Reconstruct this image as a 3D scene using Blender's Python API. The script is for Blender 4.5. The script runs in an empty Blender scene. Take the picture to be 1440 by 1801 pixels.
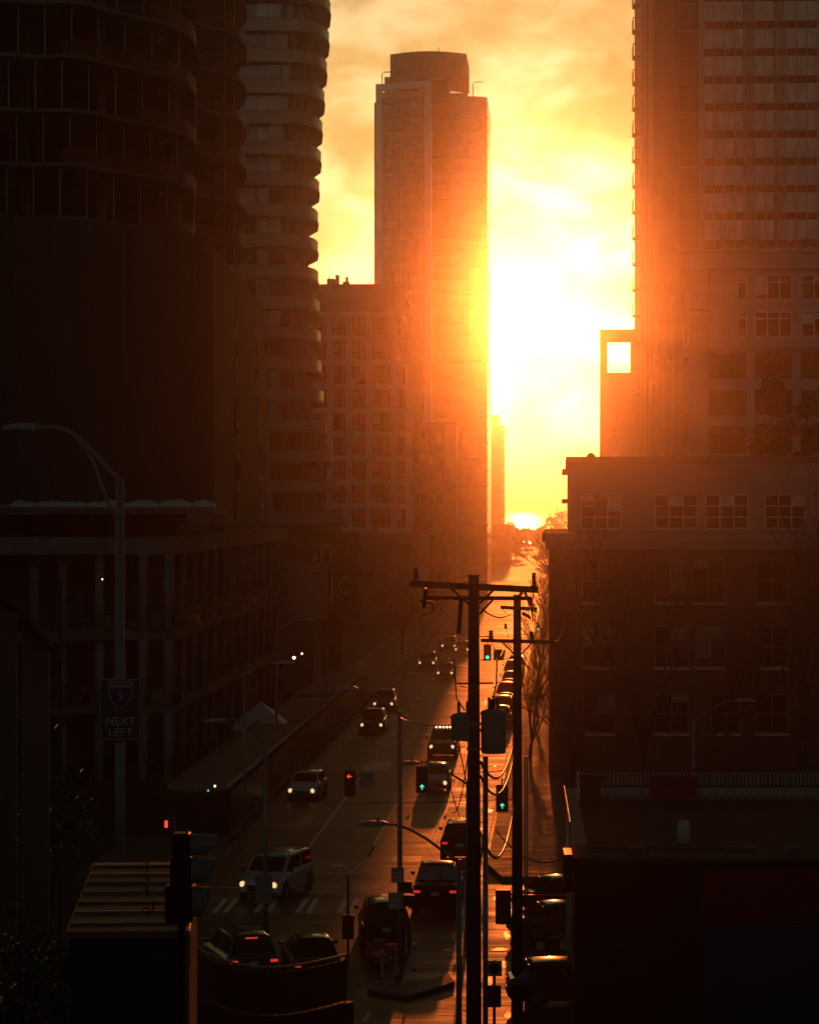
import bpy, math, random
from mathutils import Vector, Matrix
random.seed(7)
sc = bpy.context.scene
C = sc.collection
R = math.radians
F = 4600.0      # focal length in photo pixels
H = 17.0        # camera height above the street
HY = 893.0      # horizon row of the photo

# ------------------------------------------------------------------ camera, sky, sun, exposure
cd = bpy.data.cameras.new("camera")
cam = bpy.data.objects.new("camera", cd)
C.objects.link(cam)
sc.camera = cam
cam.location = (0, 0, H)
cam.rotation_euler = (R(90), 0, 0)
cd.sensor_fit = 'HORIZONTAL'
cd.sensor_width = 24
cd.lens = F / 1440 * 24
cd.shift_y = -7.5 / 1440
cd.clip_start = 0.5
cd.clip_end = 60000

SUN_EL, SUN_AZ = R(4.39), R(2.5)
SKY_GAIN = 1.25
w = bpy.data.worlds.new("World")
sc.world = w
w.use_nodes = True
nt = w.node_tree
bg = nt.nodes['Background']
sky = nt.nodes.new('ShaderNodeTexSky')
sky.sky_type = 'NISHITA'
sky.sun_disc = False
sky.sun_elevation = SUN_EL
sky.sun_rotation = SUN_AZ
sky.dust_density = 2
sky.air_density = 0.5
# clouds: noise over the view direction, brighter and darker banks drifting over the low sky
tc = nt.nodes.new('ShaderNodeTexCoord')
mp = nt.nodes.new('ShaderNodeMapping'); mp.inputs['Scale'].default_value = (9, 9, 15); mp.inputs['Rotation'].default_value = (0, R(14), 0)
n1 = nt.nodes.new('ShaderNodeTexNoise'); n1.inputs['Scale'].default_value = 2.7; n1.inputs['Detail'].default_value = 13; n1.inputs['Roughness'].default_value = 0.58; n1.inputs['Distortion'].default_value = 0.15
cr = nt.nodes.new('ShaderNodeValToRGB')
cr.color_ramp.elements[0].position = 0.36; cr.color_ramp.elements[0].color = (0.95, 0.68, 0.3, 1)
cr.color_ramp.elements[1].position = 0.62; cr.color_ramp.elements[1].color = (1.6, 1.42, .95, 1)
e_ = cr.color_ramp.elements.new(0.48); e_.color = (1.2, 0.96, 0.5, 1)
mx = nt.nodes.new('ShaderNodeMixRGB'); mx.blend_type = 'MULTIPLY'; mx.inputs[0].default_value = 1
nt.links.new(tc.outputs['Generated'], mp.inputs[0]); nt.links.new(mp.outputs[0], n1.inputs['Vector'])
nt.links.new(n1.outputs[0], cr.inputs[0]); nt.links.new(sky.outputs[0], mx.inputs[1]); nt.links.new(cr.outputs[0], mx.inputs[2])
# the clouds are thinner and more brightly backlit around the setting sun
vd = nt.nodes.new('ShaderNodeVectorMath'); vd.operation = 'DOT_PRODUCT'
nt.links.new(tc.outputs['Generated'], vd.inputs[0]); vd.inputs[1].default_value = (math.sin(SUN_AZ) * math.cos(SUN_EL), math.cos(SUN_AZ) * math.cos(SUN_EL), math.sin(SUN_EL))
mr = nt.nodes.new('ShaderNodeMapRange'); mr.interpolation_type = 'SMOOTHSTEP'
mr.inputs[1].default_value = .72; mr.inputs[2].default_value = 1.0; mr.inputs[3].default_value = 1.0; mr.inputs[4].default_value = SKY_GAIN
nt.links.new(vd.outputs['Value'], mr.inputs[0])
# bright aureole where the veiled sun stands
m2 = nt.nodes.new('ShaderNodeMapRange'); m2.interpolation_type = 'SMOOTHSTEP'
m2.inputs[1].default_value = .9965; m2.inputs[2].default_value = 1.0; m2.inputs[3].default_value = 1.0; m2.inputs[4].default_value = 2.2
nt.links.new(vd.outputs['Value'], m2.inputs[0])
# sky gain added: dimmer overhead, brighter in the unseen east to light the facades
sx = nt.nodes.new('ShaderNodeSeparateXYZ'); nt.links.new(tc.outputs['Generated'], sx.inputs[0])
m3 = nt.nodes.new('ShaderNodeMapRange'); m3.interpolation_type = 'SMOOTHSTEP'
m3.inputs[1].default_value = .3; m3.inputs[2].default_value = .85; m3.inputs[3].default_value = 1; m3.inputs[4].default_value = .35; nt.links.new(sx.outputs[2], m3.inputs[0])
m4 = nt.nodes.new('ShaderNodeMapRange'); m4.interpolation_type = 'SMOOTHSTEP'
m4.inputs[1].default_value = .1; m4.inputs[2].default_value = -.9; m4.inputs[3].default_value = 1; m4.inputs[4].default_value = 4.6; nt.links.new(vd.outputs['Value'], m4.inputs[0])
m5 = nt.nodes.new('ShaderNodeMath'); m5.operation = 'MULTIPLY'; nt.links.new(m3.outputs[0], m5.inputs[0]); nt.links.new(m4.outputs[0], m5.inputs[1])
m6 = nt.nodes.new('ShaderNodeMath'); m6.operation = 'MULTIPLY'; nt.links.new(m5.outputs[0], m6.inputs[0])
mm = nt.nodes.new('ShaderNodeMath'); mm.operation = 'MULTIPLY'; nt.links.new(mr.outputs[0], mm.inputs[0]); nt.links.new(m2.outputs[0], mm.inputs[1])
vm = nt.nodes.new('ShaderNodeVectorMath'); vm.operation = 'SCALE'
nt.links.new(mx.outputs[0], vm.inputs[0]); nt.links.new(mm.outputs[0], m6.inputs[1]); nt.links.new(m6.outputs[0], vm.inputs['Scale']); nt.links.new(vm.outputs[0], bg.inputs[0])
bg.inputs[1].default_value = 0.085

sl = bpy.data.lights.new("sun", 'SUN')
sl.energy = 5
sl.angle = R(0.5)
sl.color = (1, 0.175, 0.025)
so = bpy.data.objects.new("sun", sl)
C.objects.link(so)
so.rotation_euler = Vector((math.sin(SUN_AZ) * math.cos(SUN_EL), math.cos(SUN_AZ) * math.cos(SUN_EL), math.sin(SUN_EL))).to_track_quat('Z', 'Y').to_euler()
so.location = (60, 1500, 500)
sc.view_settings.view_transform = 'Standard'
sc.view_settings.look = 'None'
sc.view_settings.gamma = 1
sc.view_settings.exposure = -2.55
HAZE_DENSITY, HAZE_G = .00031, .969
sc.cycles.use_adaptive_sampling = False

# ------------------------------------------------------------------ helpers
def PX(px, Y): return (px - 720) / F * Y
def PZ(py, Y): return H - (py - HY) / F * Y
def G(px, py, z=0.0):
    Y = F * (H - z) / (py - HY)
    return Vector(((px - 720) / F * Y, Y, z))
SL = 0.0576                       # the street runs 3.3 degrees to the right of the view
YAW = -math.atan(SL)
def RD(s, Y, z=0.0): return Vector((s + (Y - 133) * SL, Y, z))   # s = metres across the street

class MB:
    def __init__(self): self.v = []; self.f = []
    def add(self, vs, fs):
        n = len(self.v); self.v += [tuple(p) for p in vs]; self.f += [tuple(i + n for i in q) for q in fs]; return self
    def box(self, x0, x1, y0, y1, z0, z1):
        vs = [(x, y, z) for z in (z0, z1) for y in (y0, y1) for x in (x0, x1)]
        return self.add(vs, [(0, 2, 3, 1), (4, 5, 7, 6), (0, 1, 5, 4), (2, 6, 7, 3), (0, 4, 6, 2), (1, 3, 7, 5)])
    def bar(self, a, b, wx, wz, up=(0, 0, 1)):
        a = Vector(a); b = Vector(b); d = (b - a).normalized(); u = Vector(up)
        if abs(d.dot(u)) > .98: u = Vector((0, 1, 0))
        s = d.cross(u).normalized(); t = s.cross(d)
        vs = [p + s * i * wx / 2 + t * j * wz / 2 for p in (a, b) for i, j in ((-1, -1), (1, -1), (1, 1), (-1, 1))]
        return self.add(vs, [(0, 1, 2, 3), (7, 6, 5, 4), (0, 4, 5, 1), (1, 5, 6, 2), (2, 6, 7, 3), (3, 7, 4, 0)])
    def tube(self, pts, r, n=8, caps=True):
        pts = [Vector(p) for p in pts]; m = len(pts)
        rs = r if isinstance(r, (list, tuple)) else [r] * m
        vs = []
        for i, p in enumerate(pts):
            d = (pts[min(i + 1, m - 1)] - pts[max(i - 1, 0)]).normalized()
            u = Vector((0, 0, 1)) if abs(d.z) < .9 else Vector((1, 0, 0))
            s = d.cross(u).normalized(); t = s.cross(d)
            vs += [p + (s * math.cos(2 * math.pi * k / n) + t * math.sin(2 * math.pi * k / n)) * rs[i] for k in range(n)]
        fs = [(i * n + k, i * n + (k + 1) % n, (i + 1) * n + (k + 1) % n, (i + 1) * n + k) for i in range(m - 1) for k in range(n)]
        if caps: fs += [tuple(range(n))[::-1], tuple((m - 1) * n + k for k in range(n))]
        return self.add(vs, fs)
    def lathe(self, prof, c=(0, 0, 0), n=16, ax=None):
        vs = []
        M = Matrix.Identity(3) if ax is None else Vector(ax).to_track_quat('Z', 'Y').to_matrix()
        for r, z in prof:
            vs += [M @ Vector((r * math.cos(2 * math.pi * k / n), r * math.sin(2 * math.pi * k / n), z)) + Vector(c) for k in range(n)]
        m = len(prof)
        fs = [(i * n + k, i * n + (k + 1) % n, (i + 1) * n + (k + 1) % n, (i + 1) * n + k) for i in range(m - 1) for k in range(n)]
        fs += [tuple(range(n))[::-1], tuple((m - 1) * n + k for k in range(n))]
        return self.add(vs, fs)
    def prism(self, poly, z0, z1):
        n = len(poly)
        vs = [(p[0], p[1], z0) for p in poly] + [(p[0], p[1], z1) for p in poly]
        return self.add(vs, [tuple(range(n))[::-1], tuple(range(n, 2 * n))] + [(i, (i + 1) % n, n + (i + 1) % n, n + i) for i in range(n)])
    def wall(self, path, z0, z1, t):                  # a wall following an open path, thickness t to its left
        m = len(path); P = [Vector((p[0], p[1])) for p in path]; q = []
        for i in range(m):
            d = (P[min(i + 1, m - 1)] - P[max(i - 1, 0)]).normalized(); q.append(P[i] + Vector((-d.y, d.x)) * t)
        for i in range(m - 1):
            a, b, c_, d_ = P[i], P[i + 1], q[i + 1], q[i]
            vs = [(p.x, p.y, z) for z in (z0, z1) for p in (a, b, c_, d_)]
            self.add(vs, [(0, 3, 2, 1), (4, 5, 6, 7), (0, 1, 5, 4), (1, 2, 6, 5), (2, 3, 7, 6), (3, 0, 4, 7)])
        return self
    def loft(self, secs, close=True):
        n = len(secs[0]); vs = [p for s in secs for p in s]
        fs = [(i * n + k, i * n + (k + 1) % n, (i + 1) * n + (k + 1) % n, (i + 1) * n + k) for i in range(len(secs) - 1) for k in range(n)]
        if close: fs += [tuple(range(n))[::-1], tuple((len(secs) - 1) * n + k for k in range(n))]
        return self.add(vs, fs)
    def build(self, name, m, parent=None, smooth=False, bevel=0):
        me = bpy.data.meshes.new(name)
        me.from_pydata(self.v, [], self.f); me.validate()
        me.materials.append(m)
        if smooth: me.polygons.foreach_set('use_smooth', [True] * len(me.polygons))
        o = bpy.data.objects.new(name, me); C.objects.link(o)
        if parent is not None: o.parent = parent
        if bevel:
            b = o.modifiers.new('bevel', 'BEVEL'); b.width = bevel; b.segments = 2; b.limit_method = 'ANGLE'; b.angle_limit = R(35)
        return o

def tag(o, label=None, cat=None, group=None, kind=None):
    if label: o['label'] = label
    if cat: o['category'] = cat
    if group: o['group'] = group
    if kind: o['kind'] = kind
    return o
def thing(name, label, cat, loc=(0, 0, 0), rz=0, group=None):
    o = bpy.data.objects.new(name, None); C.objects.link(o); o.location = loc; o.rotation_euler = (0, 0, rz); o.empty_display_size = .3
    return tag(o, label, cat, group)
def copy_tree(o, parent=None):
    c = o.copy(); C.objects.link(c)
    if parent is not None: c.parent = parent
    for ch in [x for x in bpy.data.objects if x.parent is o]: copy_tree(ch, c)
    return c
def part(name, m, parent, fn, **k):
    b = MB(); fn(b); return b.build(name, m, parent, **k)

def mat(name, col, rough=.6, var=.15, scale=3, metal=0, bump=0, coat=0, stretch=(1, 1, 1), ior=1.45, rvar=0, dist=.02):
    m = bpy.data.materials.new(name); m.use_nodes = True; t = m.node_tree; b = t.nodes['Principled BSDF']
    b.inputs['Roughness'].default_value = rough; b.inputs['Metallic'].default_value = metal; b.inputs['IOR'].default_value = ior
    b.inputs['Coat Weight'].default_value = coat
    co = t.nodes.new('ShaderNodeTexCoord'); ma = t.nodes.new('ShaderNodeMapping'); ma.inputs['Scale'].default_value = stretch
    n = t.nodes.new('ShaderNodeTexNoise'); n.inputs['Scale'].default_value = scale; n.inputs['Detail'].default_value = 6; n.inputs['Roughness'].default_value = .6
    r = t.nodes.new('ShaderNodeValToRGB'); r.color_ramp.elements[0].position = .3; r.color_ramp.elements[1].position = .7
    r.color_ramp.elements[0].color = (*[c * (1 - var) for c in col], 1); r.color_ramp.elements[1].color = (*[min(1, c * (1 + var)) for c in col], 1)
    t.links.new(co.outputs['Object'], ma.inputs[0]); t.links.new(ma.outputs[0], n.inputs['Vector']); t.links.new(n.outputs[0], r.inputs[0]); t.links.new(r.outputs[0], b.inputs['Base Color'])
    if rvar:
        q = t.nodes.new('ShaderNodeMapRange'); q.inputs[1].default_value = .3; q.inputs[2].default_value = .7; q.inputs[3].default_value = max(.03, rough - rvar); q.inputs[4].default_value = min(1, rough + rvar)
        t.links.new(n.outputs[0], q.inputs[0]); t.links.new(q.outputs[0], b.inputs['Roughness'])
    if bump:
        u = t.nodes.new('ShaderNodeBump'); u.inputs['Strength'].default_value = bump; u.inputs['Distance'].default_value = dist
        n2 = t.nodes.new('ShaderNodeTexNoise'); n2.inputs['Scale'].default_value = scale * 5; n2.inputs['Detail'].default_value = 5
        t.links.new(ma.outputs[0], n2.inputs['Vector']); t.links.new(n2.outputs[0], u.inputs['Height']); t.links.new(u.outputs[0], b.inputs['Normal'])
    return m
def emit(name, col, s):
    m = bpy.data.materials.new(name); m.use_nodes = True; b = m.node_tree.nodes['Principled BSDF']
    b.inputs['Base Color'].default_value = (*[c * .4 for c in col], 1); b.inputs['Emission Color'].default_value = (*col, 1); b.inputs['Emission Strength'].default_value = s
    return m
def veil(name, col, alpha, trans=.5, rough=.5):       # netting / frosted guard: lets some light and view through
    m = bpy.data.materials.new(name); m.use_nodes = True; t = m.node_tree; b = t.nodes['Principled BSDF']; out = t.nodes['Material Output']
    b.inputs['Base Color'].default_value = (*col, 1); b.inputs['Roughness'].default_value = rough
    tl = t.nodes.new('ShaderNodeBsdfTranslucent'); tl.inputs[0].default_value = (*col, 1)
    a = t.nodes.new('ShaderNodeMixShader'); a.inputs[0].default_value = trans; t.links.new(b.outputs[0], a.inputs[1]); t.links.new(tl.outputs[0], a.inputs[2])
    tr = t.nodes.new('ShaderNodeBsdfTransparent'); c = t.nodes.new('ShaderNodeMixShader'); c.inputs[0].default_value = alpha
    t.links.new(tr.outputs[0], c.inputs[1]); t.links.new(a.outputs[0], c.inputs[2]); t.links.new(c.outputs[0], out.inputs[0])
    return m

M = dict(
    asphalt=mat('asphalt', (.065, .056, .05), .5, .4, .3, ior=1.22, bump=1, rvar=.1, stretch=(.35, 2.2, 1), dist=.035),
    ground=mat('earth', (.05, .045, .04), .9, .4, .4, bump=.6),
    patch=mat('tar_patch', (.025, .024, .024), .4, .3, .8, ior=1.35, bump=.6, dist=.02),
    puddle=mat('wet_film', (.03, .028, .026), .36, .3, .8, ior=1.3, bump=.25, dist=.01, rvar=.08),
    walk=mat('paving', (.16, .15, .14), .65, .25, .6, bump=.9, rvar=.1, dist=.03, stretch=(.5, 2, 1), ior=1.33),
    line=mat('road_paint', (.8, .77, .72), .55, .25, 1.4, bump=1, dist=.03),
    yellow=mat('yellow_paint', (.6, .38, .06), .5, .3, 1.4),
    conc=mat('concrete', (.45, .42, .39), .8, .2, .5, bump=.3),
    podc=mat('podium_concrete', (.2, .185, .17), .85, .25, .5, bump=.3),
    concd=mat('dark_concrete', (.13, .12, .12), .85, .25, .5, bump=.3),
    stone=mat('stone', (.5, .45, .4), .8, .12, .4, bump=.2),
    brick=mat('brick', (.1, .06, .05), .85, .25, 1.2, bump=.4),
    stucco=mat('stucco', (.34, .29, .25), .85, .1, .4, bump=.2),
    white=mat('white_paint', (.72, .7, .68), .5, .06, 2),
    glass=mat('window_glass', (.015, .017, .02), .07, .3, .2, ior=1.9, rvar=.03, bump=.04, dist=.05),
    strip=mat('dark_glass', (.012, .01, .01), .3, .2, 1, ior=1.25),  # dark matte panes with weak reflection
    glassb=mat('blind_glass', (.58, .51, .45), .3, .4, .55, ior=1.7, stretch=(1.6, 1, .5)),
    glassm=mat('mirror_glass', (.12, .11, .1), .1, .3, .15, metal=.6, bump=.05, dist=.05),
    metal=mat('galvanised', (.32, .33, .34), .4, .15, 2, metal=.7, rvar=.1),
    lampm=mat('lamp_grey', (.25, .27, .28), .45, .1, 2, metal=.3),
    dark=mat('dark_metal', (.03, .03, .033), .45, .2, 2, metal=.3),
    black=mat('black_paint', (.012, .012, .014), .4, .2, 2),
    wood=mat('pole_wood', (.07, .045, .03), .75, .35, 1.5, stretch=(6, 6, .4), bump=.5),
    bark=mat('bark', (.06, .045, .035), .9, .3, 2, bump=.5),
    leaf=mat('leaf', (.05, .07, .03), .25, .5, 1),
    conif=mat('conifer', (.03, .045, .025), .7, .5, 1),
    rubber=mat('rubber', (.02, .02, .02), .85, .2, 3),
    rim=mat('rim', (.35, .35, .36), .3, .1, 3, metal=.9),
    carglass=mat('car_glass', (.012, .014, .016), .06, .1, 1, ior=1.5),
    shroud=mat('shroud_fabric', (.05, .042, .04), .85, .2, .25, stretch=(1, 1, .12), bump=.5, dist=.1),
    tarp=mat('tarp', (.62, .62, .6), .6, .1, .7, bump=.4, dist=.05),
    net=veil('safety_net', (.4, .06, .03), .55),
    guard=veil('frosted_guard', (.72, .6, .52), .92, .5, .25),
    post=mat('shore_post', (.5, .46, .42), .5, .2, 2),
    portal=mat('portal_white', (.88, .86, .83), .5, .04, 1),
    taill=mat('tail_lens', (.07, .004, .004), .3, .2, 2),
    green=mat('sign_green', (.01, .07, .05), .45, .1, 2),
    navy=mat('sign_navy', (.015, .04, .13), .45, .1, 2),
    redp=mat('red_panel', (.22, .02, .02), .5, .2, 1),
    navyp=mat('navy_panel', (.02, .05, .12), .5, .2, .6),
    signw=mat('sign_white', (.6, .6, .58), .5, .08, 2),
    porc=mat('porcelain', (.2, .13, .1), .12, .1, 4),
    cable=mat('cable', (.02, .02, .02), .28, .1, 4),
    trans=mat('transformer_grey', (.3, .31, .31), .5, .12, 1.5, bump=.1),
    plank=mat('planks', (.2, .17, .14), .7, .3, 1, stretch=(.5, 8, 1), bump=.4),
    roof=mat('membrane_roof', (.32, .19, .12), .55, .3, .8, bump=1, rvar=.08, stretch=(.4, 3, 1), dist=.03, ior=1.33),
    sunclad=mat('sun_toned_cladding', (.5, .3, .1), .3, .2, 6, bump=.6),  # reflective side wall with the sun's orange put into its colour
    orange=mat('traffic_orange', (.6, .12, .02), .5, .1, 2),
    head=emit('headlight_lamp', (1, .7, .3), 6),
    tail=emit('tail_lamp', (1, .03, .02), 4),
    brake=emit('brake_lamp', (1, .05, .03), 3.5),
    sgreen=emit('green_signal', (.05, 1, .55), 9),
    sred=emit('red_signal', (1, .06, .03), 9),
    bulb=emit('warm_bulb', (1, .65, .25), 45),
    blue=emit('blue_lamp', (.1, .5, 1), 8),
)
w_ = mat('water', (.01, .02, .025), .16, .2, .05); M['water'] = w_
t = w_.node_tree; u = t.nodes.new('ShaderNodeBump'); u.inputs['Strength'].default_value = .6; u.inputs['Distance'].default_value = .3
nn = t.nodes.new('ShaderNodeTexNoise'); nn.inputs['Scale'].default_value = .12; nn.inputs['Detail'].default_value = 6
tcx = t.nodes.new('ShaderNodeTexCoord'); t.links.new(tcx.outputs['Object'], nn.inputs['Vector']); t.links.new(nn.outputs[0], u.inputs['Height']); t.links.new(u.outputs[0], t.nodes['Principled BSDF'].inputs['Normal'])
def paint(name, col): return mat(name, col, .28, .04, 1, metal=.25, coat=.8)
P_ = dict(white=paint('white_car_paint', (.7, .72, .72)), black=paint('black_car_paint', (.012, .012, .013)), grey=paint('grey_car_paint', (.12, .13, .14)),
          silver=paint('silver_car_paint', (.4, .42, .43)), green=paint('green_car_paint', (.03, .12, .09)), blue=paint('blue_car_paint', (.03, .06, .12)))

def text_mesh(s, size, name, m, parent, M4, ex=.006, align='CENTER', sx=1):
    c = bpy.data.curves.new(name, 'FONT'); c.body = s; c.size = size; c.extrude = ex; c.align_x = align; c.align_y = 'CENTER'
    o = bpy.data.objects.new(name, c); C.objects.link(o)
    dg = bpy.context.evaluated_depsgraph_get(); me = bpy.data.meshes.new_from_object(o.evaluated_get(dg))
    bpy.data.objects.remove(o); me.materials.clear(); me.materials.append(m)
    me.transform(M4 @ Matrix.Diagonal((sx, 1, 1, 1)))
    q = bpy.data.objects.new(name, me); C.objects.link(q); q.parent = parent
    return q
def facing(x, y, z): return Matrix.Translation((x, y, z)) @ Matrix.Rotation(R(90), 4, 'X')     # text upright, read from -y

class Bld:
    """local frame: x along the street front (to the right), y away from the camera, z up; front wall on y = 0"""
    def __init__(s, name, label, px, Y, yaw=YAW, cat='building', group=None):
        s.O = Vector((PX(px, Y), Y, 0)); s.a = yaw
        s.t = thing(name, label, cat, s.O, yaw, group)
    def u(s, px, v=0):          # local x of photo column px on the plane y = v
        k = (px - 720) / F; ca, sa = math.cos(s.a), math.sin(s.a)
        ox, oy = s.O.x - v * sa, s.O.y + v * ca
        return (k * oy - ox) / (ca - k * sa)
    def z(s, py, px=None, v=0):
        x = 0 if px is None else s.u(px, v)
        Y = s.O.y + x * math.sin(s.a) + v * math.cos(s.a)
        return PZ(py, Y)
    def loc(s, X, Y):
        d = Vector((X, Y, 0)) - s.O; return Matrix.Rotation(-s.a, 3, 'Z') @ d
    def part(s, name, m, fn, parent=None, **k): return part(name, M[m] if isinstance(m, str) else m, parent or s.t, fn, **k)

def win(b, x0, x1, z0, z1, m='glass', fr='white', nx=1, nz=1, y=0.0, fw=.07, d=.06, parent=None):
    """a window: frame with mullions standing proud of the wall, pane just behind"""
    f = MB()
    for i in range(nx + 1):
        x = x0 + (x1 - x0) * i / nx; f.box(x - fw / 2, x + fw / 2, y - d, y + .02, z0, z1)
    for j in range(nz + 1):
        zz = z0 + (z1 - z0) * j / nz; 
        for i in range(nx):
            xa = x0 + (x1 - x0) * i / nx + fw / 2; xb = x0 + (x1 - x0) * (i + 1) / nx - fw / 2
            f.box(xa, xb, y - d + .004, y + .02, zz - fw / 2, zz + fw / 2)
    o = f.build('window', M[fr], parent or b.t)
    MB().box(x0 + .01, x1 - .01, y - .022, y - .008, z0 + .01, z1 - .01).build('pane', M[m], o)
    for i in range(nx):
        if random.random() < .45:
            xa = x0 + (x1 - x0) * i / nx + fw / 2; xb = x0 + (x1 - x0) * (i + 1) / nx - fw / 2; hh = (z1 - z0) * random.choice((.2, .35, .5, .8))
            MB().box(xa, xb, y - .03, y - .023, z1 - hh, z1 - fw).build('blind', M['glassb' if fr == 'white' else 'podc'], o)
    return o

# ------------------------------------------------------------------ ground, road, water
def gh(Y):
    if Y < 0: return 15.2 + max(0, min(75, (-Y - 14) * .9 if Y > -50 else 32.4 + (-Y - 50) * .24))      # unseen hill behind the viewer, raised to block low eastern light
    return 0.0 if Y >= 64 else min(15.2, (64 - Y) * .262)
b = MB(); ys = [-250, -120, -50, -14, 4, 10, 20, 30, 40, 50, 58, 64, 90, 200, 500, 900, 1250, 1262]; xs = [-4000, -600, -120, -40, -15, 0, 15, 40, 120, 600, 4000]
b.v = [(x, y, gh(y) if y < 1255 else -6) for y in ys for x in xs]
b.f = [(j * 11 + i, j * 11 + i + 1, (j + 1) * 11 + i + 1, (j + 1) * 11 + i) for j in range(len(ys) - 1) for i in range(10)]
tag(b.build('ground', M['ground']), kind='structure')
b = MB(); b.add([(-15000, 1255, -2), (15000, 1255, -2), (15000, 30000, -2), (-15000, 30000, -2)], [(0, 1, 2, 3)])
tag(b.build('water', M['water']), kind='structure')
def sheet(name, polys, z, m):
    b = MB()
    for p in polys: b.add([(q[0], q[1], z) for q in p], [tuple(range(len(p)))])
    return tag(b.build(name, M[m]), kind='structure')
sheet('road', [[RD(-9.2, 66), RD(4.2, 66), RD(4.2, 1240), RD(-9.2, 1240)], [(-70, 92), RD(-9.2, 92), RD(-9.2, 119), (-70, 119)], [RD(4.2, 66), (30, 66), (30, 118), RD(4.2, 118)]], .004, 'asphalt')
b = MB(); b.prism([RD(-14.5, 119.5)[:2], RD(-9.2, 119.5)[:2], RD(-9.2, 1240)[:2], RD(-14.5, 1240)[:2]], .001, .14)
tag(b.build('pavement', M['walk']), kind='structure')
b = MB(); b.prism([RD(4.2, 124)[:2], RD(5, 119.5)[:2], RD(30, 119.5)[:2], RD(30, 164)[:2], RD(8, 164)[:2], RD(8, 1240)[:2], RD(4.2, 1240)[:2]], .001, .14)
tag(b.build('pavement', M['walk']), kind='structure')
b = MB(); b.prism([G(645, 1748)[:2], G(700, 1738)[:2], G(790, 1722)[:2], G(800, 1735)[:2], G(720, 1760)[:2]], .001, .16)
tag(b.build('traffic_island', M['walk'], bevel=.03), kind='structure')
tag(MB().prism([(5.5, 92), (80, 92), (80, 112), (6.7, 112)], .001, 5.0).build('terrace', M['conc'], bevel=.03), kind='structure')
sheet('terrace_road', [[(6.3, 92.3), (79, 92.3), (79, 109), (7.0, 109)]], 5.004, 'ground')

def strip(path, w):
    out = []; P = [Vector((p[0], p[1])) for p in path]
    for i in range(len(P) - 1):
        def off(k):
            d = (P[min(k + 1, len(P) - 1)] - P[max(k - 1, 0)]).normalized(); return Vector((-d.y, d.x)) * w / 2
        out.append([P[i] - off(i), P[i + 1] - off(i + 1), P[i + 1] + off(i + 1), P[i] + off(i)])
    return out
wl, yl = [], []
for s_, Y0, Y1, dash in ((-1.7, 127, 165, 0), (-4.9, 131, 165, 0), (-1.7, 168, 900, 1), (-4.9, 168, 900, 1)):
    y_ = Y0
    while y_ < Y1:
        y2 = y_ + (3 if dash else 6); wl += strip([RD(s_, y_), RD(s_, min(y2, Y1))],   .16); y_ = y_ + (9 if dash else 6)
wl += strip([RD(-1.7, 127), G(658, 1488), G(645, 1512), G(618, 1533), G(580, 1548), G(535, 1556)], .12)
wl += strip([RD(-4.9, 131), G(540, 1489), G(520, 1497)], .12)
wl += strip([G(352, 1560), G(440, 1563), G(560, 1571), G(612, 1576)], .22)
yl += strip([RD(1.0, 520), RD(1.0, 300), RD(1.0, 131)], .12) + strip([RD(1.28, 520), RD(1.28, 300), RD(1.28, 131)], .12)
wl += strip([RD(1.0, 131), G(765, 1512), G(748, 1530), G(715, 1548), G(670, 1563), G(620, 1574)], .1)
wl += strip([RD(4.0, 240), RD(4.0, 128)], .1)
x_ = -8.6
while x_ < 4.4:
    for dx in (0, .46): wl += strip([RD(x_ + dx, 109.6), RD(x_ + dx, 113.6)], .24)
    x_ += 1.75
for Y0 in (189, 196.5, 262, 268): 
    for i in range(12): wl += strip([RD(-9 + i * 1.1, Y0), RD(-8.6 + i * 1.1, Y0)], .3)
for a_, c_ in (((655, 1700), (690, 1683)), ((640, 1800), (650, 1780))): wl += strip([G(*a_), G(*c_)], .14)
for i in range(3): wl += strip([RD(-3.2 + i * .9, 121.5), RD(-2.6 + i * .9, 121.5)], .25)
for k in range(8): wl += strip([RD(6 + k * .9, 100.5), RD(6 + k * .9, 103.5)], .3)
sheet('road_markings', wl, .009, 'line')
sheet('centre_line', yl, .009, 'yellow')
rp_ = random.Random(4); pt = []
for i in range(16):
    s0, Y0 = rp_.uniform(-8.5, 2), 96 + i * 14 + rp_.uniform(0, 6); w0, l0 = rp_.uniform(.5, 2.2), rp_.uniform(.8, 6)
    pt.append([RD(s0, Y0), RD(s0 + w0, Y0), RD(s0 + w0, Y0 + l0), RD(s0, Y0 + l0)])
sheet('road_patches', pt, .0065, 'patch')
pd = []
for i in range(30):
    s0, Y0 = (rp_.uniform(1.6, 3.7), 92 + i * 4.2) if i % 3 else (rp_.uniform(4.6, 6.6), 84 + i * 1.1)
    ra, rb = rp_.uniform(.12, .38), rp_.uniform(.25, 1.1); n = 14; c0 = RD(s0, Y0)
    pd.append([(c0.x + ra * math.cos(k * 2 * math.pi / n) * rp_.uniform(.6, 1.1), c0.y + rb * math.sin(k * 2 * math.pi / n) * rp_.uniform(.6, 1.1)) for k in range(n)])
sheet('puddles', pd, .0105, 'puddle')
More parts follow.
